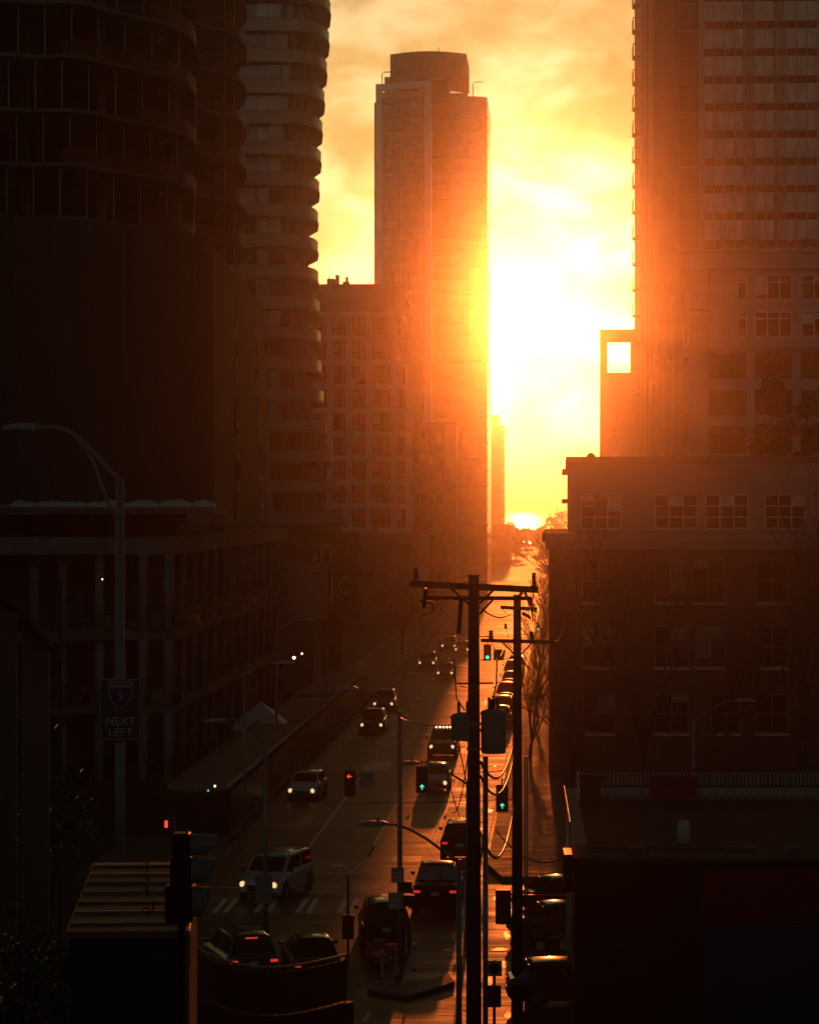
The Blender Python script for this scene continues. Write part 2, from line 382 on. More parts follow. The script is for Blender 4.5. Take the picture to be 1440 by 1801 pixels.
for i, (s0, Y0) in enumerate(((-2.9, 124), (2.6, 139), (-6.8, 147), (-.4, 171), (.6, 103))):
    g_ = RD(s0, Y0, .0125); t = thing('manhole_cover', ['iron manhole cover in the right turning lane left of the crossing', 'iron manhole cover right of the double yellow line', 'iron manhole cover in the leftmost lane near the pale hatchback', 'iron manhole cover ahead of the dark pickup', 'iron manhole cover in the crossing near the black pickup'][i], 'manhole cover', g_)
    part('ring', M['dark'], t, lambda b: b.lathe([(.28, 0), (.36, 0), (.36, .006), (.28, .006), (.28, 0)], (0, 0, 0), 20)); part('lid', M['metal'], t, lambda b: b.lathe([(.01, 0), (.275, 0), (.275, .004), (.01, .004)], (0, 0, 0), 20))

# ------------------------------------------------------------------ unfinished tower on the left
def pp(*a): return [(PX(px, Y), Y) for px, Y in a]
T1 = thing('unfinished_tower', 'dark unfinished high-rise with bare floor slabs above shrouded lower storeys, left edge', 'building', (-20, 180, 0))
def wpart(name, m, fn, root=None, parent=None, **k):      # parts written in world metres under a thing at root.location
    b = MB(); fn(b); L = (root or T1).location
    if (root or T1).rotation_euler.z:
        Mi = Matrix.Rotation(-(root or T1).rotation_euler.z, 3, 'Z'); b.v = [tuple(Mi @ (Vector(p) - L)) for p in b.v]
    else: b.v = [(p[0] - L.x, p[1] - L.y, p[2] - L.z) for p in b.v]
    return b.build(name, M[m] if isinstance(m, str) else m, parent or root or T1, **k)
front = [(-250, 150), (-140, 156), (-60, 160), (0, 162), (60, 163), (110, 162.6), (150, 163.2), (200, 166), (250, 168.2), (300, 170.5), (330, 174), (343, 177), (346, 181), (343, 190), (340, 206), (368, 208), (400, 210), (422, 213), (434, 218), (434, 223), (422, 228), (395, 231)]
outl = pp(*front, (300, 240), (-250, 240))
zs = [34.9 + 3.38 * i for i in range(8)]
for i, zf in enumerate(zs):
    wpart('floor_slab', 'concd', lambda b: b.prism(outl, zf, zf + .24))
    if i < 7:
        wpart('safety_net', 'net', lambda b: b.wall(pp(*[(p - .6, y + .25) for p, y in front[5 if i % 2 else 8:20]]), zf + .26, zf + 1.2, .02))
        k = 0
        for px in range(12 + (i * 17) % 31, 345, 47):
            Yp = 162.8 + max(0, px - 120) * .052 + .9
            wpart('shoring_post', 'post', lambda b: b.tube([(PX(px, Yp), Yp, zf + .24), (PX(px, Yp), Yp, zf + 3.38)], .035, 6))
        for px in (395, 412):
            wpart('shoring_post', 'post', lambda b: b.tube([(PX(px, 213), 213, zf + .24), (PX(px, 213), 213, zf + 3.38)], .035, 6))
for px, Yp, r_ in ((178, 171, .34), (305, 178, .5), (385, 217, .5), (45, 170, .34)):
    wpart('column', 'concd', lambda b: b.tube([(PX(px, Yp), Yp, 0.1), (PX(px, Yp), Yp, 58.5)], r_, 14), smooth=True)
wpart('core_wall', 'concd', lambda b: b.prism(pp((-250, 186), (250, 186), (330, 200), (330, 236), (-250, 236)), .2, 62))
for i in range(6):
    wpart('work_light', 'post', lambda b: b.box(PX(278, 173), PX(288, 173), 173, 173.3, zs[i] + 2.9, zs[i] + 3.0))
# fabric shroud in vertical strips
sp = pp((-250, 146), (-110, 153), (-40, 156), (30, 159), (92, 160.5), (157, 162), (220, 164), (283, 167), (340, 170), (376, 173))
sp2 = pp((376, 173), (414, 188), (447, 203), (462, 214))
def shp(a, c_, zt0, zt1, zb, dx=0):
    def fn(b):
        n, m = 8, 26; A, B_ = Vector(a), Vector(c_); nv = Vector((-(B_ - A).y, (B_ - A).x)).normalized() * -1
        for j in range(m + 1):
            for i in range(n + 1):
                t_ = i / n; q = A.lerp(B_, t_); zz = zb + (zt0 + (zt1 - zt0) * t_ - zb) * j / m
                o_ = .12 * math.sin(math.pi * t_) + .05 * math.sin(zz * 1.7 + t_ * 3 + a[0]); q = q + nv * o_
                b.v.append((q.x + dx * (1 - j / m), q.y, zz))
        b.f += [(j * (n + 1) + i, j * (n + 1) + i + 1, (j + 1) * (n + 1) + i + 1, (j + 1) * (n + 1) + i) for j in range(m) for i in range(n)]
    return fn
for i in range(len(sp) - 1): wpart('shroud_strip', 'shroud', shp(sp[i], sp[i + 1], 34.8, 34.8, 17.2), smooth=True)
for i in range(3): wpart('shroud_strip', 'shroud', shp(sp2[i], sp2[i + 1], 34.2 - .2 * i, 33.6 - .4 * i, 15.8, dx=.0 + .45 * i), smooth=True)
for i in range(0, 3): wpart('shroud_seam', 'black', lambda b: b.bar((*sp2[i], 16), (*sp2[i], 34.4), .08, .08))
for i in range(3, len(sp) - 1): wpart('shroud_seam', 'black', lambda b: b.bar((sp[i][0], sp[i][1] - .1, 17.2), (sp[i][0], sp[i][1] - .1, 34.8), .2, .06))
# white tarpaulins along the ledge
def tarp(x0, x1, seed):
    def fn(b):
        rr = random.Random(seed); n = 14; secs = []
        for i in range(n + 1):
            t_ = i / n; x = x0 + (x1 - x0) * t_; h = .16 + .24 * math.sin(math.pi * t_) ** .5 * (.7 + .3 * math.sin(t_ * 5 + seed)) + rr.uniform(-.05, .05); yy = 159 + (x - x0) * .02
            secs.append([(x, yy - .55, 17.02), (x, yy - .5, 17.1 + h * .35), (x, yy - .2, 17.12 + h), (x, yy + .6, 17.1 + h * .9), (x, yy + .7, 17.02)])
        b.loft(secs)
    return fn
txs = [-40, 18, 68, 152, 212, 280, 340, 379]
for i in range(len(txs) - 1): wpart('tarpaulin', 'tarp', tarp(PX(txs[i], 159) + .03, PX(txs[i + 1], 159) - .03, i), smooth=True)
wpart('ledge', 'concd', lambda b: b.prism(pp((-250, 150), (0, 158), (379, 158), (400, 180), (400, 200), (-250, 200)), 16.6, 17.0))
# podium
A_, B2 = (PX(312, 161), 161.0), (PX(507, 232), 232.0)
pod = [(PX(-250, 155), 155), A_, B2, (PX(470, 236), 236), (PX(-250, 236), 236)]
for z0, z1, m_ in ((14.15, 15.2, 'podc'), (8.9, 9.5, 'concd'), (4.4, 4.9, 'concd')): wpart('podium_slab', m_, lambda b: b.prism(pod, z0, z1))
for z0, z1 in ((.1, 4.4), (4.9, 8.9), (9.5, 14.15)):
    for i in range(13):
        t_ = (i + .35) / 13; q = Vector(A_).lerp(Vector(B2), t_)
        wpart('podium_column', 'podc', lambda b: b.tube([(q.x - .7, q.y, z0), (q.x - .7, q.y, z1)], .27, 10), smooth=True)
    for px in (60, 110, 175, 252, 296):
        wpart('podium_column', 'podc', lambda b: b.tube([(PX(px, 160.4), 160.4, z0), (PX(px, 160.4), 160.4, z1)], .3, 10), smooth=True)
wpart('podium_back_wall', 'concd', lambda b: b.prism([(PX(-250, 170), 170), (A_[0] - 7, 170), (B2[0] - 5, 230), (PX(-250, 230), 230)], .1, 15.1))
def rail(path, z0, h, n):
    def fn(b):
        for k in (0, .5, 1): b.tube([(x, y, z0 + h * (k * .98 + .02)) for x, y in path], .025, 5)
        for i in range(len(path) - 1):
            for j in range(n):
                q = Vector(path[i]).lerp(Vector(path[i + 1]), j / n); b.bar((q.x, q.y, z0), (q.x, q.y, z0 + h), .03, .03)
    return fn
A3, B3 = Vector(A_), Vector(B2)
wpart('guard_rail', 'metal', rail([tuple(A3.lerp(B3, .02) + Vector((-.2, 0))), tuple(A3.lerp(B3, .62) + Vector((-.2, 0)))], 15.2, 1.1, 44))
wpart('guard_rail', 'dark', rail([(PX(90, 160.5), 160.5), (A_[0] - .3, 161.6)], 9.5, 1.1, 16))
wpart('safety_net', 'net', lambda b: b.wall([tuple(A3 + Vector((-.1, .3))), tuple(A3.lerp(B3, .8) + Vector((-.1, 0)))], 9.55, 10.7, .02))
for i in range(7):       # formwork and stacked material hanging over the edge of the middle deck
    q = A3.lerp(B3, .1 + i * .12); hh = random.uniform(.3, .8)
    wpart('formwork', 'plank', lambda b: b.box(q.x - .9, q.x + .35, q.y - 1.4, q.y + 1.4, 9.52, 9.55 + hh))

rs_ = random.Random(11)
for i in range(22):
    t_ = rs_.uniform(.03, .95); q = A3.lerp(B3, t_); zz0 = rs_.choice((.1, 4.95, 9.55)); dy = rs_.uniform(1.2, 3)
    wpart('scaffold_brace', 'metal', lambda b: b.tube([(q.x - rs_.uniform(.1, .6), q.y, zz0), (q.x - .3, q.y + dy, zz0 + rs_.uniform(2.2, 3.8))], .035, 5))
for i in range(14):
    px = rs_.uniform(115, 300); zz0 = rs_.choice((4.95, 9.55)); ww = rs_.uniform(.3, 1.2)
    wpart('material_stack', rs_.choice(('plank', 'redp', 'podc')), lambda b: b.box(PX(px, 161.5), PX(px, 161.5) + ww, 161.6, 162.6, zz0, zz0 + rs_.uniform(.3, 1.1)))

# ------------------------------------------------------------------ curved balcony tower
T2 = thing('balcony_tower', 'tall curved tower with stacked rounded glass balconies beside the unfinished tower', 'building', (-20, 270, 0))
edge = [(-60, 584), (45, 580), (99, 576), (154, 572), (203, 568), (258, 566), (312, 563), (361, 560), (420, 560), (471, 560), (526, 562), (585, 565), (639, 565), (695, 569), (750, 575), (804, 583), (861, 596), (922, 608)]
def ex(z):
    y = HY - (z - H) / 266 * F
    for (a, p), (c_, q) in zip(edge, edge[1:]):
        if y <= c_: return p + (q - p) * max(0, (y - a)) / (c_ - a)
    return 608
nf = 20
for i in range(nf):
    zf = 15.3 + 3.14 * i; xe = ex(zf); sharp = i < 4
    xl = 250
    lx = PX(xl, 262); x1 = PX(xe, 274); x0 = PX(505 + (xe - 560) * .8, 266)
    arc = [(lx, 262.2), (PX(330, 264), 264), (PX(400, 265.4), 265.4)]
    if sharp:
        arc += [(x1 - 1.4, 266), (x1, 270), (x1 - .2, 279)]
    else:
        rx = x1 - x0
        for k in range(11):
            an = math.pi / 2 * k / 10; arc.append((x0 + rx * math.sin(an), 266 + 9 * (1 - math.cos(an))))
        arc += [(x1 - .3, 281), (x1 - 1.4, 286)]
    poly = arc + [(x1 - 3, 290), (lx, 290)]
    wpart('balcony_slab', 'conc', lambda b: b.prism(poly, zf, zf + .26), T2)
    wpart('balcony_guard', 'guard', lambda b: b.wall([(p[0] - (.08 if j > 2 else 0), p[1] + .06) for j, p in enumerate(arc)], zf + .27, zf + 1.3, .02), T2)
    wpart('guard_rail', 'metal', lambda b: b.tube([(p[0] - (.08 if j > 2 else 0), p[1] + .05, zf + 1.33) for j, p in enumerate(arc)], .035, 5), T2)
    if i == nf - 1: break
    xr = PX(505 + (xe - 560) * .8, 267) - (.1 if i % 3 else .5)
    body = [(lx, 264), (PX(400, 267), 267), (xr, 267.6), (xr + 1.6, 270.5), (xr + 1.9, 276), (xr + 1.2, 285), (lx, 289)]
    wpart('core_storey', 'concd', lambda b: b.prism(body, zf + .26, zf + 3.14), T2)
    fa = [Vector((PX(p, 267), 267 - .02)) for p in (352, 372, 390, 410, 428, 450, 472, 494)]
    for k in range(7):
        a, c_ = fa[k], fa[k + 1]
        if c_.x > xr + .6: break
        mm = 'glassb' if random.random() < .55 else 'glassm'
        wo = wpart('window', 'lampm', lambda b: (b.box(a.x, a.x + .09, a.y - .1, a.y, zf + .3, zf + 3.1), b.box(a.x + .09, c_.x, a.y - .1, a.y, zf + 3.02, zf + 3.1)), T2)
        wpart('pane', mm, lambda b: b.box(a.x + .09, c_.x, a.y - .06, a.y - .03, zf + .3, zf + 3.02), T2, wo)
    wpart('side_window', 'glassm', lambda b: b.box(xr - .9, xr - .2, 267.2, 267.5, zf + .4, zf + 2.9), T2)
    for dx in (.5, 1.3): wpart('balcony_post', 'conc', lambda b: b.bar((xr + dx, 267 + dx * 1.4, zf + .26), (xr + dx, 267 + dx * 1.4, zf + 3.14), .1, .1), T2)
wpart('podium', 'concd', lambda b: b.prism([(PX(250, 262), 262), (PX(545, 258), 258), (PX(575, 262), 262), (PX(600, 268), 268), (PX(585, 292), 292), (PX(250, 292), 292)], .1, 15.25), T2)
wpart('podium_sign_wall', 'brick', lambda b: b.box(PX(535, 258), PX(632, 258), 258.8, 262, 6, 14.6), T2)
text_mesh('sn', 3.7, 'sign_letters', M['stucco'], T2, facing(PX(563, 258) - T2.location.x, 258.72 - 270, PZ(968, 258.7)), sx=.85)
text_mesh('jc', 3.9, 'sign_letters', M['stucco'], T2, facing(PX(598, 258) - T2.location.x, 258.72 - 270, PZ(1024, 258.7)), sx=.9)
wpart('podium_drum', 'stucco', lambda b: b.lathe([(2.35, 6.8), (2.35, 11.45), (2.5, 11.5), (2.5, 11.9), (2.3, 11.95)], (PX(532, 240), 240, 0), 32), T2, smooth=False)
wpart('podium_drum', 'concd', lambda b: b.box(PX(505, 246), PX(556, 246), 238, 258, .1, 6.7), T2)

# ------------------------------------------------------------------ gridded mid block
Bm = Bld('gridded_block', 'mid-rise block with deep window grid and flat roof plant behind the balcony tower', 560, 420)
zt = Bm.z(499); xr = Bm.u(722); x0 = Bm.u(520)
Bm.part('wall', 'concd', lambda b: b.box(x0, xr - .5, 1.2, 46, .1, Bm.z(548)))
Bm.part('roof', 'concd', lambda b: (b.box(x0, Bm.u(693), .4, 44, Bm.z(548) + .01, zt), b.box(Bm.u(693), Bm.u(706), .4, 1.0, zt - .6, zt), b.box(Bm.u(706), Bm.u(712), .4, 3, Bm.z(548) + .01, zt - .4)))
def fgrid(b, cols, rows, d=1.2, cw=.9, bh=.9):
    for px in cols: b.box(Bm.u(px) - cw / 2, Bm.u(px) + cw / 2, 0, d, .1, rows[0])
    for z_ in rows:
        xs_ = [x0] + [Bm.u(p) for p in cols]
        for i in range(len(cols) - 1): b.box(Bm.u(cols[i]) + cw / 2, Bm.u(cols[i + 1]) - cw / 2, .1, d, z_ - bh, z_)
cols = (545, 579, 613, 648, 692, 718); rows = [Bm.z(548) - 3.85 * i for i in range(13)]
Bm.part('facade_grid', 'stone', lambda b: fgrid(b, cols, rows))
for i in range(12):
    for j in range(5):
        xa, xb = Bm.u(cols[j]) + .5, Bm.u(cols[j + 1]) - .5
        wo = Bm.part('window', 'dark', lambda b: (b.box((xa + xb) / 2 - .06, (xa + xb) / 2 + .06, 1.05, 1.2, rows[i + 1], rows[i] - .9), b.box(xa, (xa + xb) / 2 - .06, 1.05, 1.2, rows[i + 1] + 1.1, rows[i + 1] + 1.2)))
        Bm.part('pane', 'glass', lambda b: b.box(xa, xb, 1.14, 1.19, rows[i + 1] + .01, rows[i] - .92), wo)
for px, w_i, h_ in ((570, 1.2, 1.3), (585, .5, 1.9), (598, 1.0, .8), (603, .3, 1.6), (668, 1.1, 1.1), (681, .4, 2.0)):
    Bm.part('roof_plant', 'concd', lambda b: b.box(Bm.u(px), Bm.u(px) + w_i, 5, 7, zt, zt + h_))
for px in (575, 680, 716): Bm.part('aerial', 'dark', lambda b: b.tube([(Bm.u(px), 4, zt - .5), (Bm.u(px), 4, zt + 2)], .06, 5))

# ------------------------------------------------------------------ lone skyscraper in the middle
Bc = Bld('skyscraper', 'lone skyscraper with pale portal frame and drum crown, left of the sun', 657, 480)
u0, u1, u2 = Bc.u(661), Bc.u(758), Bc.u(856)
ztl, ztr = Bc.z(150), Bc.z(168)
def curve(xa, xb, v0, n=12, dep=30):     # bowed plan outline
    pts = [(xa, 3.5)]
    for k in range(n + 1):
        t_ = k / n; pts.append((xa + (xb - xa) * t_, v0 + (1 - math.sin(math.pi * (.15 + .62 * t_))) * 5))
    return pts + [(xb, dep), (xa, dep)]
Bc.part('wall', 'glassm', lambda b: b.box(u0, u1 - .2, .5, 29, .1, ztl - 1.2))
Bc.part('wall', 'glassm', lambda b: b.prism(curve(u1, u2, 1.0), .1, ztr))
Bc.part('wall', 'concd', lambda b: b.box(Bc.u(656), u0 - .01, 3, 26, .1, Bc.z(175)))
def portal(b):
    t_ = 1.15
    b.box(u0, u0 + t_, -.6, .5, .1, ztl + .2); b.box(u1 - t_, u1, -.6, .5, .1, Bc.z(143)); 
    b.add([(u0 + t_, -.6, ztl - 1.1), (u1 - t_, -.6, Bc.z(143) - 1.2), (u1 - t_, -.6, Bc.z(143)), (u0 + t_, -.6, ztl + .2), (u0 + t_, .5, ztl - 1.1), (u1 - t_, .5, Bc.z(143) - 1.2), (u1 - t_, .5, Bc.z(143)), (u0 + t_, .5, ztl + .2)],
          [(0, 1, 2, 3), (7, 6, 5, 4), (0, 4, 5, 1), (3, 2, 6, 7)])
Bc.part('portal_frame', 'portal', portal)
for i in range(37):
    zf = ztl - 3.4 - i * 2.5
    if zf < 3: break
    Bc.part('spandrel', 'concd', lambda b: b.box(u0 + 1.06, u1 - 1.06, .25, .49, zf, zf + .9))
    cu = curve(u1 + .02, u2 + .1, .8)[1:14]
    Bc.part('spandrel', 'lampm', lambda b: b.wall(cu, zf, zf + .35, -.15))
for k in range(1, 9):
    xk = u0 + 1.06 + (u1 - u0 - 2.1) * k / 9
    Bc.part('mullion', 'lampm', lambda b: b.box(xk - .08, xk + .08, .12, .48, .2, ztl - 1.6))
ca, cb = Bc.u(686, 8), Bc.u(820, 8)
def crown(n=20, sh=0):
    pts = []
    for k in range(n + 1):
        t_ = k / n; pts.append((ca + (cb - ca) * t_, 8 - 3.2 * math.sin(math.pi * t_) + sh))
    return pts
zc0, zc1, zc2 = Bc.z(168), Bc.z(129), Bc.z(82)
Bc.part('crown', 'concd', lambda b: b.prism(crown() + [(cb, 24), ((ca + cb) / 2 + 3, 20), (ca, 24)], zc1, zc2))
Bc.part('crown_neck', 'concd', lambda b: (b.box(ca + .8, Bc.u(786, 8), 8, 22, zc0 - 1, zc1 - .01), b.box(Bc.u(813, 8), cb - .2, 9, 22, zc0 - 1, zc1 - .01), b.box(Bc.u(786, 8), Bc.u(813, 8), 9, 22, zc0 - 1, Bc.z(151))))
for k in range(7):
    xk = Bc.u(788 + k * 4, 8); Bc.part('crown_fin', 'lampm', lambda b: b.box(xk, xk + .14, 8.4, 9, zc0 - 1, zc1 - .02))
Bc.part('penthouse', 'stucco', lambda b: (b.box(Bc.u(676, 3), Bc.u(686, 3), 3, 8, ztl - 1, Bc.z(130)), b.box(Bc.u(690, 3), Bc.u(735, 3), 2, 4.8, ztl - 1, Bc.z(134))))
Bc.part('roof_mast', 'dark', lambda b: b.tube([(Bc.u(771, 8), 8, zc2 - .1), (Bc.u(771, 8), 8, zc2 + 1.2)], .09, 5))
for px, pyb, pyt, L in ((671, 147, 127, 1.6), (693, 145, 126, 2.5), (831, 168, 146, 1.8)):
    Bc.part('davit', 'dark', lambda b: b.tube([(Bc.u(px), 1.5, Bc.z(pyb) - .8), (Bc.u(px), 1.5, Bc.z(pyt)), (Bc.u(px) + .3, 1.5, Bc.z(pyt) + .3), (Bc.u(px) + L, 1.5, Bc.z(pyt) + .35)], .1, 6))

Bp = Bld('podium_block', 'lower block with pale end panel standing in front of the skyscraper base', 722, 440)
Bp.part('wall', 'concd', lambda b: b.box(0, Bp.u(801), 0, 30, .1, Bp.z(742)))
Bp.part('end_panel', 'stucco', lambda b: b.box(Bp.u(782), Bp.u(800), -.3, -.01, Bp.z(822), Bp.z(746)))
for i in range(12):
    zf = Bp.z(762) - 3.4 * i
    if zf < 1: break
    for k in range(5):
        xa = .5 + k * 1.25; Bp.part('window', 'glass', lambda b: b.box(xa, xa + .95, -.06, -.01, zf - 1.6, zf))
Bs = Bld('stepped_slab', 'narrow hazy apartment slab just right of the skyscraper', 852, 1150)
Bs.part('wall', 'concd', lambda b: (b.box(0, Bs.u(876), 0, 20, .1, Bs.z(730)), b.box(Bs.u(876) + .01, Bs.u(886), 0, 20, .1, Bs.z(748))))
for i in range(12):
    zf = Bs.z(758) - 3.6 * i; Bs.part('balcony', 'stucco', lambda b: b.box(Bs.u(880), Bs.u(887), -1.2, -.01, zf, zf + 1.2))
# low blocks down both sides of the street, and behind
for nm, lab, px0, px1, Y, py, dp in (('low_block', 'low hazy block under the gridded block, left side of the street', 600, 735, 372, 945, 30), ('low_block', 'far low block in haze at the end of the left kerb', 800, 893, 760, 925, 60),
                                     ('low_block', 'distant shed row in the haze right of the street end', 972, 1010, 700, 935, 60), ('rear_block', 'plain block behind the gridded block', 420, 640, 560, 640, 50)):
    q = Bld(nm, lab, px0, Y)
    q.part('wall', 'concd', lambda b: b.box(0, q.u(px1), 0, dp, .1, q.z(py)))
    q.part('parapet', 'concd', lambda b: b.box(-.3, q.u(px1) + .3, -.3, .3, q.z(py) + .002, q.z(py) + .6))
    n_ = max(2, int(q.u(px1) / 3))
    for k in range(n_):
        for zz in range(3):
            if q.z(py) - 3.6 * zz - 2.6 > .5: q.part('window', 'glass', lambda b: b.box(q.u(px1) * (k + .2) / n_, q.u(px1) * (k + .8) / n_, -.05, -.008, q.z(py) - 3.6 * zz - 2.6, q.z(py) - 3.6 * zz - 1))

# ------------------------------------------------------------------ right side
R0 = Bld('frame_top_block', 'slim block with a square sky opening in its top, left of the right tower', 1055, 345)
a, c_ = R0.u(1055), R0.u(1170)
zo0, zo1, ztp = R0.z(655), R0.z(600), R0.z(579)
R0.part('wall', 'stucco', lambda b: (b.box(a, R0.u(1068), 0, 3, .1, zo0), b.box(R0.u(1068), c_, 0, 14, .1, zo0)))
R0.part('roof_frame', 'stucco', lambda b: (b.box(a, R0.u(1068), 0, 3, zo0 + .002, ztp), b.box(R0.u(1112), c_, 0, 12, zo0 + .002, ztp), b.box(R0.u(1068), R0.u(1112), 0, 3, zo1, ztp)))
R0.part('guard_rail', 'dark', lambda b: ([b.box(R0.u(1068) + i * .3, R0.u(1068) + i * .3 + .04, .3, .34, zo0, zo0 + 1) for i in range(11)], b.box(R0.u(1068), R0.u(1112), .28, .36, zo0 + 1, zo0 + 1.06)))
for i in range(7):
    R0.part('window', 'glass', lambda b: b.box(R0.u(1075), R0.u(1085), -.05, -.01, zo0 - 3 - 3.2 * i, zo0 - 1.3 - 3.2 * i))

R1 = Bld('banded_tower', 'tall tower with pale glass bands and dark window strips, upper right', 1130, 297)
xt = R1.u(1640); xs_ = R1.u(1233); ztop = 82
R1.part('wall', 'glassm', lambda b: b.box(xs_, xt, .3, 35, .1, ztop))
R1.part('wall', 'concd', lambda b: b.box(R1.u(1150), xs_ - .01, 1.8, 35, .1, ztop))
R1.part('corner_wall', 'stucco', lambda b: b.box(0, R1.u(1150) - .01, .6, 33, .1, ztop))
zb = [R1.z(49 + 48.1 * i, 1330) for i in range(-1, 9)]
for zf in zb:
    R1.part('glass_band', 'glassb', lambda b: (b.box(xs_ + .3, R1.u(1306), .1, .29, zf + .85, zf + 3.05), b.box(R1.u(1325), R1.u(1360), .1, .29, zf + .85, zf + 3.05), b.box(R1.u(1379), R1.u(1640), .1, .29, zf + .85, zf + 3.05)))
    if zf < zb[0] + .1:
        for k in range(11):
            xa = xs_ + .35 + k * 1.16; R1.part('window', 'strip', lambda b: b.box(xa, xa + 1.06, .2, .27, zf + .04, zf + .78))
    R1.part('side_slab', 'stucco', lambda b: b.box(R1.u(1195), xs_ - .3, 1.5, 1.79, zf - .12, zf + .12))
for k in range(15):
    xa = xs_ + .3 + k * 1.16; R1.part('mullion', 'stone', lambda b: b.box(xa - .045, xa + .045, -.06, .09, 18, ztop))
R1.part('pier', 'stone', lambda b: b.box(xs_ - .29, xs_ + .24, -.2, .29, .1, ztop))
R1.part('pier', 'stucco', lambda b: b.box(R1.u(1193) - .1, R1.u(1193) + .1, 1.3, 1.79, .1, ztop))
for px in (1127, 1134, 1143): R1.part('pier', 'stone', lambda b: b.box(R1.u(px) - .12, R1.u(px) + .12, -.3, .59, .1, ztop))
for i in range(16):
    z_ = R1.z(5 + 45.8 * i); xa = R1.u(1113)
    def bal(b):
        b.box(xa, -.005, .8, 3.6, z_, z_ + .14)
        for q in ((xa + .03, .85), (xa + .03, 3.5), (-.1, .85)): b.bar((q[0], q[1], z_ + .14), (q[0], q[1], z_ + 1.45), .1, .1)
        b.box(xa, xa + .45, .8, .9, z_ + 1.45, z_ + 1.55); b.box(xa, xa + .09, .91, 3.6, z_ + 1.45, z_ + 1.55)
    R1.part('balcony', 'lampm', bal)

R2 = Bld('corniced_block', 'stepped masonry block with heavy top cornice and white-framed windows, right', 1210, 220)
zt = R2.z(474, 1300); xr = R2.u(1640)
R2.part('wall', 'stone', lambda b: b.box(0, xr, 0, 70, .1, zt))
R2.part('wall', 'stone', lambda b: b.box(R2.u(1247), xr, -.5, -.01, R2.z(608, 1350), zt))
R2.part('cornice', 'stone', lambda b: (b.box(-.45, xr, -1.2, 60, zt + .002, R2.z(446, 1300)), b.box(-.8, xr, -1.5, 61, R2.z(446, 1300) + .002, R2.z(446, 1300) + .25)))
R2.part('ledge', 'stone', lambda b: (b.box(-.35, xr, -.85, -.501, R2.z(613, 1300), R2.z(604, 1300)), b.box(-.25, xr, -.3, -.005, R2.z(620, 1300), R2.z(613, 1300) - .01)))
zc = lambda y: R2.z(y, 1320)
for (ya, yb) in ((485, 527), (549, 592)):
    for (p, q, nx) in ((1296, 1311, 1), (1327, 1391, 3), (1409, 1473, 3)):
        win(R2, R2.u(p), R2.u(q), zc(yb), zc(ya), 'strip', 'white', nx, 1, -.5, .11)
        # transom
        R2.part('transom', 'white', lambda b: b.box(R2.u(p), R2.u(q), -.565, -.515, zc(ya) - .62, zc(ya) - .5))
for (ya, yb) in ((620, 665), (686, 729), (750, 797)):
    for (p, q) in ((1246, 1312), (1326, 1393), (1408, 1475)):
        f_ = R2.part('window', 'dark', lambda b: ([b.box(R2.u(p) + (R2.u(q) - R2.u(p)) * k - .06, R2.u(p) + (R2.u(q) - R2.u(p)) * k + .06, -.06, .02, zc(yb), zc(ya)) for k in (0.02, .26, .72, .98)], b.box(R2.u(p), R2.u(q), -.055, -.03, zc(ya) - .6, zc(ya) - .5)))
        R2.part('pane', 'strip', lambda b: b.box(R2.u(p), R2.u(q), -.022, -.005, zc(yb), zc(ya)), f_)
for (ya, yb) in ((478, 541), (545, 605)):
    R2.part('loggia', 'concd', lambda b: b.box(R2.u(1262), R2.u(1289), -.03, -.005, zc(yb) + .3, zc(ya) - .3))
    R2.part('loggia_rail', 'metal', lambda b: (b.box(R2.u(1214), R2.u(1289), -.9, -.85, zc(yb) + 1.1, zc(yb) + 1.16), [b.box(R2.u(1214) + k * .45, R2.u(1214) + k * .45 + .04, -.89, -.86, zc(yb), zc(yb) + 1.1) for k in range(8)]))
    R2.part('loggia_floor', 'stone', lambda b: b.box(R2.u(1212), R2.u(1246), -1.1, -.01, zc(yb) - .25, zc(yb)))
# bays on the street side wall, catching the sun
for v0 in (8, 22, 38, 54):
    R2.part('side_bay', 'stone', lambda b: b.box(-.9, -.01, v0, v0 + 2.6, 18, zt - 1))
    for z_ in (30, 24.5, 19): R2.part('side_ledge', 'stone', lambda b: b.box(-1.15, -.01, v0 - .4, v0 + 3.4, z_, z_ + .3))
for v0 in (2, 13, 28, 44):
    for k in range(4): R2.part('side_window', 'glassm', lambda b: b.box(-.06, -.01, v0 + 1, v0 + 3.5, 19 + k * 3.6, 21.3 + k * 3.6))

R3 = Bld('masonry_block', 'near masonry block with set-back attic storey and bracketed roof edge, right', 965, 165)
xr = R3.u(1640); zb_ = R3.z(966); zt_ = R3.z(938)
R3.part('wall', 'brick', lambda b: b.box(0, xr, 0, 36, .1, zb_))
R3.part('cornice', 'stucco', lambda b: (b.box(-.22, xr, -.22, 36.2, zb_ + .002, zb_ + .45), b.box(-.42, xr, -.42, 36.4, zb_ + .452, zt_)))
at0, at1 = R3.u(999, 9), R3.z(803, 1000, 9)
R3.part('attic', 'stucco', lambda b: b.box(at0, xr, 9, 34, zt_ - .01, at1 - .45))
R3.part('attic_parapet', 'concd', lambda b: b.box(at0 - .15, xr, 8.85, 34.2, at1 - .448, at1))
R3.part('vent_dome', 'metal', lambda b: b.lathe([(.34, 0), (.34, .2), (.28, .38), (.14, .5), (.02, .54)], (R3.u(1039, 22), 22, at1), 14), smooth=True)
class O9:                                            # window helper for the attic plane
    t = R3.t
for (p, q) in ((1021, 1092), (1152, 1226), (1241, 1315), (1345, 1415)):
    win(O9, R3.u(p, 9), R3.u(q, 9), R3.z(929, p, 9), R3.z(870, p, 9), 'strip', 'white', 3, 3, 9.0, .08)
